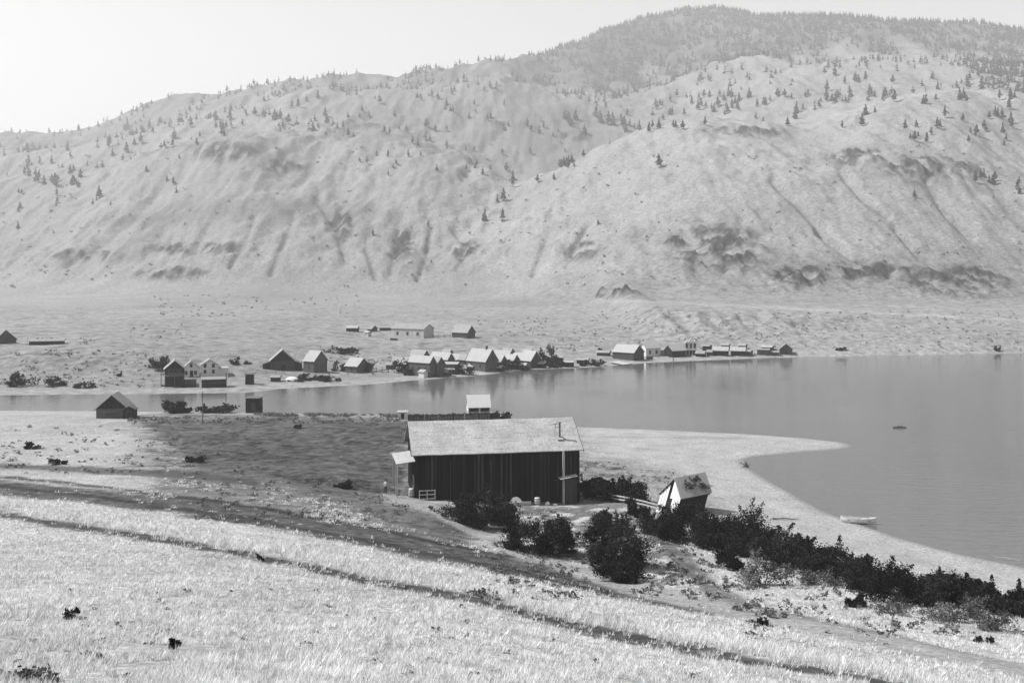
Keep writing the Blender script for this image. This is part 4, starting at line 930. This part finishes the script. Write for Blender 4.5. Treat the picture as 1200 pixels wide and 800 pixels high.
    spec = [  # label, x0, x1, base, top, split, theta, wall, roof, extras
        ('grey roofed house peeping highest at the back left of the crowded village', 480, 502, 421, 410.5, .3, 50, G_, PR, {}),
        ('long pale roofed shed at the far left end of the crowded village', 459, 484, 430, 418.5, .12, 15, LW, WR, {}),
        ('largest long house at the left front of the crowded village, with a row of windows', 478, 509.5, 441.5, 417.5, .22, 42, LW, WR, dict(wins=3)),
        ('narrow grey gabled house joined to the right of the largest long house', 503, 520.5, 441, 418.5, .5, 50, G_, PR, {}),
        ('pale roofed house in the second row behind the twin gables', 503, 531.5, 427, 413.5, .27, 45, LW, WR, {}),
        ('tiny gabled house in the second row, left of the chimney house', 527, 541.5, 425.5, 415, .42, 45, G_, WR, {}),
        ('low white roofed shed behind the broad dark shrub of the village front', 514, 538, 431, 424.5, .1, 10, LW, WR, dict(pitch=.4)),
        ('small dark gabled house just behind the dark shrubs of the village', 537, 550.5, 427, 415.5, .45, 46, MD, PR, {}),
        ('big grey gabled house with a chimney in the middle of the village', 546, 583.5, 435, 409.5, .40, 46, G_, WR, dict(chimney=2.0, wins=2)),
        ('pale low hut before the left wall of the chimney house', 549, 567, 434, 423, .25, 30, PL, WR, dict(wins=1)),
        ('house with a broad white roof right of the chimney house', 578, 601, 424, 411, .22, 35, LW, WR, {}),
        ('small house with dark gable before the broad white roof', 575, 594, 431, 416.5, .38, 46, G_, WR, {}),
        ('small grey gabled house in the row left of the black gabled house', 591, 608.5, 430, 415.5, .38, 46, G_, WR, {}),
        ('tiny dark gabled house directly left of the black gabled house', 600, 615.5, 427, 414, .4, 46, MD, WR, {}),
        ('low lean-to hut with white roof between the small grey gable and the black gable', 598, 618, 433, 425.5, .12, 12, DK, WR, dict(pitch=.4)),
        ('black gabled house with pale roof at the right end of the crowded street', 609, 634.5, 431, 411.5, .48, 48, MD, WR, {}),
        ('flat grey roofed shed in the shrubs right of the black gabled house', 643, 661, 427, 417.5, .1, 8, DK, PR, dict(pitch=.3)),
        ('low pale roofed shed on the beach right of the street', 656, 673, 431, 424, .1, 8, DK, WR, dict(pitch=.3)),
        ('small pale roofed shed half hidden by the shrubs toward the slipway', 676, 691, 426, 420, .15, 12, DK, PR, dict(pitch=.4)),
        ('pale shed by the shrubs at the far left of the crowded village', 452, 463, 433, 425, .2, 20, LW, PR, dict(pitch=.6)),
        ('tiny grey shed squeezed before the twin gables of the village', 518, 528, 440.5, 432.5, .3, 35, MD, PR, dict(pitch=.8)),
        ('small dark outhouse at the right foot of the chimney house', 583, 590, 436.5, 429.5, .4, 40, DK, PR, dict(pitch=.8)),
        ('tiny hut in the gap between the chimney house and the broad white roof', 570, 580, 422, 413, .4, 45, MD, WR, {}),
        ('small dark shed below the right wall of the black gabled house', 630, 640, 434.5, 427.5, .2, 20, DK, PR, dict(pitch=.5)),
        ('narrow grey house at the back between the second row roofs', 517, 531, 419, 409.5, .4, 45, G_, PR, {}),
        ('small pale house at the back, right of the chimney', 588, 603, 417, 408, .35, 42, LW, PR, {}),
        ('small house at the back behind the black gabled house', 612, 626, 419, 409, .35, 42, G_, PR, {}),
        ('little grey shed on the bank just left of the pale roofed barn', 700, 716, 417, 411, .15, 12, MD, PR, dict(pitch=.5))]
    for lb, x0, x1, b0, tp, sp, th, wm, rm, kw in spec: oblique(lb, x0, x1, b0, tp, sp, th, wm, rm, group=C, **dict(dict(pitch=1.25), **kw))
    t = oblique('white privy standing on the beach before the largest long house', 493, 498.5, 444.5, 435.5, .5, 40, W_, WR, 'privy', 'privy', pitch=.5)
    # yard fences and stacks of cordwood between the houses
    def fence(lb, a, b, h, m):
        A, B_ = far_hit(*a), far_hit(*b); d = B_ - A; Lx = math.hypot(d.x, d.y); n = max(3, int(Lx / 2.2))
        t = thing('yard_fence', lb, 'fence', A, math.atan2(d.y, d.x))
        for i in range(n + 1):
            q = A + d * (i / n); o = MB(); o.box((Lx * i / n, 0, float(far_z(q.x, q.y)) - A.z + h / 2), (.14, .14, h + .3)); o.build('post', m, t)
        for zz in (.35, .75):
            o = MB()
            for i in range(n):
                q0, q1 = A + d * (i / n), A + d * ((i + 1) / n); o.bar((Lx * i / n, -.1, float(far_z(q0.x, q0.y)) - A.z + h * zz), (Lx * (i + 1) / n, -.1, float(far_z(q1.x, q1.y)) - A.z + h * zz), .07, .16)
            o.build('rail', m, t)
    fence('dark rail fence running right from the shrubs of the low house', (434, 436), (455, 437.5), 1.3, MD)
    fence('pale rail fence on the beach below the wide barn', (300, 438), (334, 439), 1.2, PL)
    fence('dark yard fence before the low lean-to hut and the black gabled house', (588, 435.5), (626, 433.5), 1.1, MD)
    fence('grey fence along the terrace between its two houses', (507, 396), (528, 396), 1.3, G_)
    fence('long pale fence along the back of the right hand group', (775, 408), (834, 409), 1.4, PL)
    fence('grey fence between the lean-to sheds and the last cabin', (884, 417), (915, 417), 1.1, MD)
    def cordwood(lb, px, base, w, h):
        p = far_hit(px, base); r_ = random.Random(int(px)); o = MB()
        for i in range(int(w / .3)):
            for j in range(int(h / .28)): o.tube([(i * .3 - w / 2, -.5 + r_.uniform(-.08, .05), .14 + j * .27), (i * .3 - w / 2, .5, .14 + j * .27)], [.14, .13], 6)
        q = o.build('cordwood_stack', MD); q.location = p; tag(q, lb, 'woodpile')
    cordwood('dark stack of cordwood on the beach right of the white privy', 511, 443.5, 2.4, 1.0)
    cordwood('stack of cordwood at the right end of the upturned boat', 353, 447.5, 1.8, .9)
    cordwood('stack of cordwood on the beach right of the slipway', 762, 421, 2.6, 1.2)
    cordwood('low stack of cordwood before the long house on the upper terrace', 462, 398.5, 3.0, .9)
    # upper terrace
    oblique('long grey house with dark gable alone on the upper terrace', 457, 507, 397, 380, .24, 34, PL, GR, wins=3, wall_min=5.2, pitch=1.2, gm=None)
    t = oblique('small house with a dark veranda alone on the upper terrace', 529, 556.5, 396, 381.5, .34, 40, MD, PR, pitch=1.1, wall_min=3)
    p = Vector(t.location)
    oblique('small pale roofed shed farthest left on the upper terrace', 405, 420, 388.5, 382, .15, 12, DK, WR, 'shed', 'shed', pitch=.4)
    oblique('dark hipped shed second from left on the upper terrace', 430, 441.5, 388.5, 381.5, .6, 30, MD, GR, 'shed', 'shed', pitch=.8)
    oblique('long low dark shed behind the long grey house on the terrace', 444, 462, 387.5, 382.5, .1, 8, DK, GR, 'shed', 'shed', pitch=.3)
    oblique('tiny white privy on the slope below the terrace sheds', 428, 433.5, 394.5, 388, .5, 42, PL, WR, 'privy', 'privy', pitch=.5)
    oblique('dark barn cut off by the left edge of the view', -22, 12, 403, 387, .7, 50, MD, GR, 'barn', 'barn')
    t = oblique('low row of dark sheds in the scrub near the left edge', 32, 72, 404, 397.5, .08, 6, DK, GR, 'shed', 'shed', pitch=.3)
    # right-hand group
    oblique('large pale roofed barn with black gable left of the right hand group', 719, 756, 422, 404.5, .32, 36, MD, WR, 'barn', 'barn')
    p = far_hit(728, 427); t = thing('slipway', 'sloping pale plank slip on the beach before the black gabled barn', 'slipway', p + Vector((0, 0, .2)), R(-35))
    b = MB()
    for i in range(12): b.box((i * .45 - 2.6, 0, .55 - .06 * i), (.42, 6.5, .1), ry=.13)
    b.build('planks', PL, t); b = MB(); b.bar((-2.6, -2.5, .35), (2.6, -2.5, -.3), .2); b.bar((-2.6, 2.5, .35), (2.6, 2.5, -.3), .2); b.build('beams', MD, t)
    oblique('white walled house just right of the black gabled barn', 751, 775, 417.5, 402.5, .3, -35, W_, WR, wins=2)
    oblique('pale roofed house with a grey gable at its left, beside the ornate house', 780, 805, 418, 404.5, .38, -40, DK, WR)
    p = far_hit(811, 416); s = p.y / FOC; t = thing('ornate_house', 'white house with a fretted front of peaks and arched windows', 'house', (p.x, p.y + 2.5, p.z), R(-10))
    b = MB(); b.box((0, 0, 2.0), (13 * s, 4, 5.0)); b.build('wall', W_, t)
    for i, (x, hh, w) in enumerate(((-4.6, 1.0, 1.1), (0, 1.9, 1.5), (4.6, 1.0, 1.1))):
        g = MB(); V = [(x * s - w * .75, -2.25, 4.5), (x * s + w * .75, -2.25, 4.5), (x * s, -2.25, 4.5 + hh)]; V += [(a, 2.0, c) for a, b_, c in V]
        g.add(V, [(0, 1, 2), (5, 4, 3), (0, 3, 4, 1), (1, 4, 5, 2), (2, 5, 3, 0)]); g.build('gable', W_, t)
        g = MB(); g.box((x * s, -2.05, 3.3), (.75, .1, 1.4)); g.tube([(x * s, -2.0, 4.0), (x * s, -2.1, 4.0)], [.37, .37], 12); g.build('window', M['glass'], t)
    b = MB(); b.box((.4, -2.6, 1.9), (15 * s, 1.2, .12)); b.build('veranda_roof', GR, t)
    for x in (-1.9, -.6, .7, 2.0): b = MB(); b.box((x, -3.1, .8), (.14, .14, 2.2)); b.build('veranda_post', W_, t)
    b = MB(); b.box((.2, -2.04, .7), (12 * s, .06, 2.0)); b.build('dark_front', DK, t)
    oblique('small dark flat roofed shed up behind the ornate house', 824, 834.5, 411, 404, .3, 20, DK, GR, 'shed', 'shed', pitch=.3)
    oblique('pale roofed dark walled shed right of the ornate house', 836, 855, 417, 406.5, .1, 8, DK, WR, 'shed', 'shed', pitch=.8)
    oblique('pale roofed dark walled shed with a lean-to, second right of the ornate house', 857, 875, 417, 407, .1, 8, DK, WR, 'shed', 'shed', pitch=.8)
    oblique('low dark shed with a drooping roof next to the lean-to shed', 872, 883, 416.5, 410.5, .3, 20, MD, GR, 'shed', 'shed', pitch=.3)
    oblique('long low grey shed left of the last cabin of the shore', 888, 903, 416, 408.5, .1, 8, G_, GR, 'shed', 'shed', pitch=.3)
    oblique('very low grey lean-to in front of the last cabin of the shore', 900, 914, 416.5, 411.5, .1, 8, G_, GR, 'shed', 'shed', pitch=.3, wall_min=1)
    p = far_hit(923.5, 416); s = p.y / FOC; t = thing('cabin', 'dark front gabled cabin, last building along the far shore to the right', 'cabin', (p.x, p.y + 3, p.z - .05), R(-90 - 15))
    house_parts(t, 5.5, 14.5 * s, 7 * s, 6 * s, MD, GR, .25, doors=[('g', 0, .9, .9, 1.8)])
    for lb, x0, x1, b0, tp, th, wm, rm in (('small pale shed between the white walled house and the grey gable', 773, 783, 416, 407.5, 15, PL, PR), ('low dark shed under the right end of the ornate house', 816, 828, 418, 411.5, 10, DK, GR),
        ('tiny grey shed up behind the first pale roofed dark shed', 846, 856, 408, 402.5, 15, MD, PR), ('tiny dark shed up behind the lean-to shed', 866, 876, 408.5, 403, 20, DK, PR), ('small pale roofed shed behind the long low grey shed', 894, 908, 410.5, 405, 12, MD, WR), ('small dark shed left of the first pale roofed dark shed', 829, 836, 417, 410, 15, MD, GR)):
        oblique(lb, x0, x1, b0, tp, .2, th, wm, rm, 'shed', 'shed', pitch=.7)
    # moored craft and piles
    p = lake(789, 428); b = MB(); b.tube([(0, 0, -.5), (0, 0, 2.6)], [.16, .13], 7); b.tube([(0, 0, 2.0), (0, 0, 2.2)], [.2, .2], 7); o = b.build('mooring_pile', M['stem']); o.location = p; tag(o, 'dark mooring pile rising from the water before the right hand group', 'pile')
    for px, lb in ((789, 'dark flat punt drawn up before the pale roofed house with grey gable'), (803, 'dark flat punt lying under the ornate house')):
        p = far_hit(px, 418.3); t = thing('punt', lb, 'boat', p + Vector((0, -.6, .15)), R(4)); b = MB()
        b.prism([(-.6, .1), (.6, .1), (.75, .6), (.65, .6), (.52, .2), (-.52, .2), (-.65, .6), (-.75, .6)], -1.9, 1.9); b.build('hull', DK, t); b = MB(); b.box((0, 0, .48), (.3, 1.2, .05)); b.build('thwart', MD, t)
village()

FAR_SHR = [('dark leafy tree behind the balcony house, against the bluff', 186, 434, 26, 17), ('dark shrub on the bluff above the wharf shed', 277, 428, 12, 10), ('small dark shrub behind the square dark shed', 290, 427, 10, 5),
           ('dark shrub clump on the bluff at the far left', 22, 453, 26, 14), ('dark shrub above the clump on the bluff at the far left', 21, 443, 12, 8), ('dark shrub clump on the bluff, second from the left', 64, 453, 22, 12), ('row of dark scrub at the shore, third clump from the left', 95, 455, 24, 7),
           ('small lone dark shrub on the bluff left of the balcony house', 140, 441, 6, 6), ('dark low shrub along the beach right of the upturned boat', 365, 447, 34, 9), ('grey shrub on the beach far right of the upturned boat', 384, 447, 22, 8),
           ('rounded dark shrub left of the low house among shrubs', 398, 435, 16, 12), ('dark shrub hiding the right gable of the low house', 430, 436, 14, 12), ('grey shrub line on the rise behind the low house', 395, 414, 40, 7),
           ('dark shrub before the left end of the largest long house', 470, 437, 26, 17), ('dark shrub at the lower left corner of the largest long house', 481, 440, 12, 8), ('broad dark shrub in the middle of the village front', 541, 441, 26, 13), ('dark shrub at the foot of the chimney house', 585, 434, 22, 9), ('dark shrub between the chimney house and the black gabled house', 600, 434, 28, 13),
           ('thin grey tree rising behind the flat roofed shed', 643, 428, 18, 24), ('dark shrub on the beach right of the black gabled house', 650, 432, 22, 10), ('dark shrub right of the low pale roofed shed on the beach', 684, 429, 10, 8), ('rounded dark shrub by the beach left of the slipway', 700, 429, 18, 8), ('dark shrub up the bank left of the pale roofed barn', 703, 413, 8, 5),
           ('dark shrub far along the right shore', 985, 411, 10, 5), ('dark shrub farthest along the right shore', 1168, 411, 9, 7)]
for lb, px, base, w, h in FAR_SHR: shrub(lb, px, base, w, h, kind='leaf' , hit=far_hit, lumps=7, n=int(np.clip(w * h * 3, 120, 1200)))

# ------------------------------------------------------------------ pines
def pine_np(seed, h=1.0, t=9, n=8):
    r = np.random.default_rng(seed); V = []; Fc = []
    def cone(z0, z1, rad, of):
        o = len(V)
        for i in range(n):
            a = 2 * np.pi * i / n + r.uniform(0, .4); q = rad * r.uniform(.55, 1.25); V.append((of[0] + q * np.cos(a), of[1] + q * np.sin(a), z0 + r.uniform(-.05, .03)))
        V.append((of[0], of[1], z1))
        for i in range(n): Fc.append((o + i, o + (i + 1) % n, o + n))
    base = r.uniform(.05, .28); wd = r.uniform(.16, .30); top = r.uniform(.6, .95); ofs = r.normal(0, .02, (t, 2))
    for i in range(t):
        f = i / (t - 1); z0 = base + (1 - base) * f * .88; cone(z0, min(1, z0 + .24 - .1 * f), wd * (1 - f * .97) ** (.35 + .5 * top) * r.uniform(.5, 1.3) + .02, ofs[i])
    return np.array(V) * h, np.array(Fc)
PV = [pine_np(s) for s in range(8)]; PL_ = [pine_np(s + 50, 1.0, 4, 6) for s in range(6)]
def trunk_np():
    b = MB(); b.tube([(0, 0, -.06), (0, 0, .5)], [.018, .010], 5); return b
PM = [np_mesh('pine_crown', v, f, M['pine']) for v, f in PV]
def tm():
    b = trunk_np(); me = bpy.data.meshes.new('trunk'); me.from_pydata(b.v, [], b.f); me.materials.append(M['stem']); return me
TM = tm()
def pine(px, base, hpx, label, group=None, k=0):
    p = far_hit(px, base)
    if p is None: return None
    h = hpx * p.y / FOC; t = thing('pine_tree', label, 'tree', p - Vector((0, 0, .03 * h)), k * 1.3, group); t.scale = (h, h, h)
    for nm, me in (('crown', PM[k % 8]), ('trunk', TM)): link(nm, me, t)
    return t
LONE = [(601, 219, 21, 'broad tall pine standing alone in the valley between the two nearer hills'), (590, 235, 16, 'pine just below the broad tall pine in the valley'), (583, 237, 11, 'smaller pine left of the one below the broad tall pine'),
        (568, 259, 17, 'left one of two pines on the slope under the valley mouth'), (589, 259, 16, 'right one of two pines on the slope under the valley mouth'), (772, 197, 18, 'single dark pine high on the bare round hill'), (116, 232, 17, 'lone dark pine low on the left hillside'),
        (437, 277, 10, 'lone small tree on the lower slope above the terrace'), (502, 266, 9, 'small tree on the lower slope right of the lone small tree'), (701, 263, 7, 'tiny dark tree in the middle of the bare round hill'), (1072, 231, 11, 'dark bushy tree alone on the right hillside'),
        (21, 268, 11, 'pine at the left edge of the view above the bare slope'), (203, 216, 10, 'dark pine beside the rocky knob on the left hillside'), (630, 214, 11, 'pine on the left edge of the round hill'), (649, 211, 9, 'small pine on the edge of the round hill, next above'), (1143, 214, 16, 'tall pine among the rocks of the right hillside'), (1163, 215, 12, 'shorter pine right of the tall one among the rocks')]
for k, (px, b, h, lb) in enumerate(LONE): pine(px, b, h, lb, None, k)
ZONES = [  # number, column range, crest row line, spread, height, label/group
    (26, (28, 95), (205, 205), 22, (9, 14), 'dark pine in the thick stand on the far left slope', 'pines in the stand on the far left slope'),
    (46, (125, 385), (172, 128), 17, (7, 14), 'pine among the many below the left skyline', 'pines below the left skyline'),
    (16, (20, 250), (240, 205), 22, (6, 10), 'small pine scattered on the open left hillside', 'pines scattered on the open left hillside'),
    (34, (400, 640), (135, 150), 35, (7, 12), 'pine scattered over the middle hill', 'pines scattered over the middle hill'),
    (24, (420, 600), (185, 190), 22, (6, 11), 'small pine low on the middle hill', 'pines low on the middle hill'),
    (26, (655, 770), (143, 152), 8, (9, 15), 'pine in the row filling the gully beside the round hill', 'pines in the gully beside the round hill'),
    (14, (655, 690), (196, 186), 4, (8, 14), 'pine on the left shoulder of the round hill', 'pines on the left shoulder of the round hill'),
    (60, (770, 1000), (135, 118), 24, (8, 14), 'pine in the open wood above the round hill', 'pines in the open wood above the round hill'),
    (40, (1000, 1200), (110, 125), 30, (9, 17), 'pine in the open wood on the upper right slope', 'pines on the upper right slope'),
    (16, (1060, 1200), (158, 165), 14, (8, 14), 'pine along the middle of the right hillside', 'pines along the right hillside'),
    (8, (1130, 1200), (215, 222), 8, (8, 13), 'pine low on the right hillside near the edge', 'pines low on the right hillside')]
rz = random.Random(17); kk = 0
for n, (x0, x1), (r0, r1), sp, (h0, h1), lb, gp in ZONES:
    i = 0; tries = 0
    while i < n and tries < n * 14:
        tries += 1; x = rz.uniform(x0, x1); y = r0 + (r1 - r0) * (x - x0) / (x1 - x0) + rz.gauss(0, sp * .55)
        if float(fbm(np.array([x / 30]), np.array([y / 12]), 2, 120)[0]) < .06: continue
        kk += 1
        if pine(x, y, rz.uniform(h0, h1), lb, gp, kk): i += 1
# the far woods that read as one mass
def woods():
    r = np.random.default_rng(5); VV = []; FF = []; o = 0; cnt = 0; tries = 0
    while cnt < 9000 and tries < 60000:
        tries += 1; X = r.uniform(-1500, 1700); Y = r.uniform(1500, 2950); px = 600 + X / Y * FOC
        z = float(far_z(X, Y)); py = HORIZON + (CAM_Z - z) / Y * FOC
        if not -100 < px < 1330 or z < 200: continue
        fq = float(fbm(np.array([X / 90]), np.array([Y / 160]), 4, 95)[0])
        e = float(sstep(1950, 2500, Y + 420 * fq)) * float(sstep(540, 720, px + 60 * fq)); d = max(e, .30 * float(sstep(1750, 2000, Y + 200 * fq)), .07)
        if py < 128: d = max(d, .8 * float(sstep(1060, 1190, px + 90 * fq)))
        if px < 140: d *= .6
        if r.uniform() > d or float(fbm(np.array([X / 130]), np.array([Y / 130]), 2, 130)[0]) < (-.35 if d > .6 else .0): continue
        h = r.uniform(8, 19); v, f = PL_[cnt % 6]; a = r.uniform(0, 6.3); ca, sa = np.cos(a), np.sin(a)
        vv = v * h; vv = np.stack([vv[:, 0] * ca - vv[:, 1] * sa + X, vv[:, 0] * sa + vv[:, 1] * ca + Y, vv[:, 2] + z - .8], 1)
        VV.append(vv); FF.append(f + o); o += len(v); cnt += 1
    tag(link('far_woods', np_mesh('far_woods', np.vstack(VV), np.vstack(FF), M['pine'])), 'dark pine woods covering the high mountain and the skyline ridges', 'woods', kind='stuff')
woods()

# ------------------------------------------------------------------ scrub on the far slopes (uncountable)
def scrub():
    r = np.random.default_rng(9); VV = []; FF = []; TT = []; o = 0
    Z = [(420, 690, 1230, 364, 412, 1.6), (260, 0, 185, 410, 454, 1.9), (120, 380, 480, 408, 440, 1.6), (100, 640, 760, 385, 412, 1.5), (120, 180, 420, 345, 372, 1.6), (70, 560, 640, 372, 395, 1.5), (420, 0, 1200, 170, 340, 2.3), (60, 30, 110, 396, 404, 1.5), (60, 150, 220, 380, 400, 1.5)]
    for n, x0, x1, y0, y1, sz in Z:
        for i in range(int(n * 1.8)):
            x, y = r.uniform(x0, x1), r.uniform(y0, y1)
            if fbm(np.array([x / 22]), np.array([y / 9]), 2, 140)[0] < -.05: continue
            p = far_hit(x, y)
            if p is None: continue
            s = p.y / FOC; rx = s * sz * r.uniform(.22, 1.1); Vv, Ff, tn, C = leaf_cloud(30, rx, rx, rx * r.uniform(.7, 1.2), rx * .6, int(r.integers(1e6)), 4)
            VV.append(Vv + np.array(p)); FF.append(Ff + o); o += len(Vv)
    tag(link('hill_scrub', np_mesh('hill_scrub', np.vstack(VV), np.vstack(FF), M['sage'])), 'low dark sagebrush dotted over the far slopes and bluffs', 'scrub', kind='stuff')
scrub()
def reeds():
    r = np.random.default_rng(19); VV = []; FF = []; o = 0
    for i in range(1100):
        if i < 800: x = r.uniform(300, 500); y = 486 + r.uniform(-1.2, 1.4) + (x - 300) * .012
        else: x = r.uniform(150, 480); y = 489 + r.uniform(0, 8)
        if fbm(np.array([x / 16]), np.array([y / 4]), 2, 150)[0] < -.12: continue
        p = near_hit(x, y)
        rx = r.uniform(.25, .7); Vv, Ff, tn, C = leaf_cloud(26, rx, rx, r.uniform(.2, .5), .22, int(r.integers(1e6)), 4); VV.append(Vv + np.array(p)); FF.append(Ff + o); o += len(Vv)
    tag(link('shore_sedge', np_mesh('shore_sedge', np.vstack(VV), np.vstack(FF), M['sage'])), 'dark ragged sedge along the edge of the near shore', 'sedge', kind='stuff')
reeds()
def weeds():
    r = np.random.default_rng(29); VV = []; FF = []; TT = []; o = 0
    Z = [(260, 560, 860, 600, 705, .45), (160, 0, 300, 500, 556, .4), (150, 230, 480, 560, 610, .35), (70, 680, 800, 540, 575, .3), (130, 860, 1200, 670, 745, .45), (110, 0, 1100, 690, 797, .16), (40, 740, 840, 640, 700, .5)]
    for n, x0, x1, y0, y1, sz in Z:
        for i in range(n):
            x, y = r.uniform(x0, x1), r.uniform(y0, y1); p = near_hit(x, y)
            if p.z < 1.0: continue
            rx = sz * r.uniform(.4, 1.5); Vv, Ff, tn, C = leaf_cloud(60, rx, rx, rx * r.uniform(.4, .9), max(.05, rx * .3), int(r.integers(1e6)), 5); VV.append(Vv + np.array(p)); FF.append(Ff + o); TT.append(tn * .7); o += len(Vv)
    tag(link('weeds', np_mesh('weeds', np.vstack(VV), np.vstack(FF), M['weed'], np.concatenate(TT))), 'low grey weeds growing through the grass of the near slope', 'weeds', kind='stuff')
weeds()

# ------------------------------------------------------------------ dry bunch grass on the near slope (uncountable)
def grass():
    r = np.random.default_rng(77); N = 170000
    Y = np.exp(r.uniform(np.log(8), np.log(205), N)); u = r.uniform(-160, 1360, N); X = (u - 600) / FOC * Y; Z = near_z(X, Y)
    px, py = to_px(X, Y, Z); w = fbm(X / 5, Y / 5, 5, 8); m = near_masks(px, py, w)
    clump = fbm(X / 1.6, Y / 1.6, 2, 91); patch = fbm(X / 7, Y / 7, 3, 92)
    d = .55 + 1.1 * clump + .5 * patch
    low = sstep(100, 128, Y); d *= 1 - .72 * low
    tall = np.clip(sstep(-30, -6, py - (np.interp(px, [p[0] for p in T_THIN], [p[1] for p in T_THIN]))) * (py < np.interp(px, [p[0] for p in T_THIN], [p[1] for p in T_THIN])), 0, 1)
    for k, v in (('road', .97), ('band', .93), ('thin', .8), ('top', .7), ('foot', .85), ('side', .6)): d *= 1 - v * m[k]
    d *= 1 - .93 * m['field'] * (1 - .35 * sstep(.25, .5, patch))
    mid = area([(230, 545), (460, 585), (560, 640), (640, 665), (560, 668), (300, 606), (150, 580)], px, py, 8); d *= 1 - mid * (1 - sstep(.0, .22, patch + .5 * clump)); d = np.where(mid > .5, d * 1.6, d)
    yard = area([(495, 588), (690, 590), (770, 600), (800, 640), (830, 690), (720, 680), (640, 660), (560, 622)], px, py, 8); d *= 1 - .95 * yard * (1 - sstep(-.05, .15, patch + .3 * clump)); d = np.where(yard > .5, d * 2.2, d)
    d[(Z < 1.2) & (px > 640)] = 0; d[Z < .5] = 0
    bx = (X + 11.83) * math.cos(BY) + (Y - 125.6) * math.sin(BY); by = -(X + 11.83) * math.sin(BY) + (Y - 125.6) * math.cos(BY)
    d[(bx > -2.6) & (bx < 21.5) & (by > -1.8) & (by < 10.5)] = 0
    ok = r.uniform(0, 1, N) < d; X, Y, Z, clump, tall, patch = X[ok], Y[ok], Z[ok], clump[ok], tall[ok], patch[ok]; n = len(X); B = 9
    H = (.17 + .12 * np.clip(clump, -.6, 1) + .20 * tall) * r.uniform(.6, 1.35, n) * (1 - .35 * sstep(100, 130, Y))
    Hb = np.repeat(H, B) * r.uniform(.55, 1.15, n * B); a = r.uniform(0, 2 * np.pi, n * B); lean_ = r.uniform(.1, 1.0, n * B) * Hb
    rad = np.repeat(np.minimum(.05 + .0022 * Y, .3), B) * np.sqrt(r.uniform(0, 1, n * B)); a2 = a + r.normal(0, .7, n * B)
    P = np.stack([np.repeat(X, B) + rad * np.cos(a2), np.repeat(Y, B) + rad * np.sin(a2), np.repeat(Z, B) - .02], 1)
    wd = np.repeat(.005 + .00032 * Y, B) * r.uniform(.7, 1.4, n * B); side = np.stack([-np.sin(a), np.cos(a), np.zeros(n * B)], 1) * wd[:, None]
    tip = P + np.stack([np.cos(a) * lean_, np.sin(a) * lean_, Hb], 1)
    V = np.stack([P - side, P + side, tip], 1).reshape(-1, 3); Ff = np.arange(len(V)).reshape(-1, 3)
    fd = 1 - .5 * m['field'][ok]
    tn = np.repeat(np.repeat(fd * (1.0 + .18 * patch) * r.uniform(.72, 1.22, n), B) * r.uniform(.85, 1.12, n * B), 3)
    tag(link('dry_grass', np_mesh('dry_grass', V, Ff, M['grass'], np.clip(tn, .3, 1.3))), 'pale dry bunch grass covering the near hillside', 'grass', kind='stuff')
    print('grass tufts', n)
grass()

# ------------------------------------------------------------------ the air
def make_haze():
    m = bpy.data.materials.new('haze_air'); m.use_nodes = True; N, L = m.node_tree.nodes, m.node_tree.links
    for n in list(N): N.remove(n)
    o = N.new('ShaderNodeOutputMaterial'); v = N.new('ShaderNodeVolumePrincipled')
    v.inputs['Color'].default_value = (.93, .93, .93, 1); v.inputs['Density'].default_value = HAZE_DENSITY; v.inputs['Anisotropy'].default_value = 0.1
    L.new(v.outputs[0], o.inputs['Volume'])
    top = float(max(FZ.max(), 60)) + 40; lo = float(min(FZ.min(), -7)) - 1
    b = MB(); b.box((0, 1750, (top + lo) / 2), (6400, 3800, top - lo))
    tag(b.build('haze', m), 'thin pale summer haze hanging over the lake and the mountain', 'haze', kind='stuff')
make_haze()
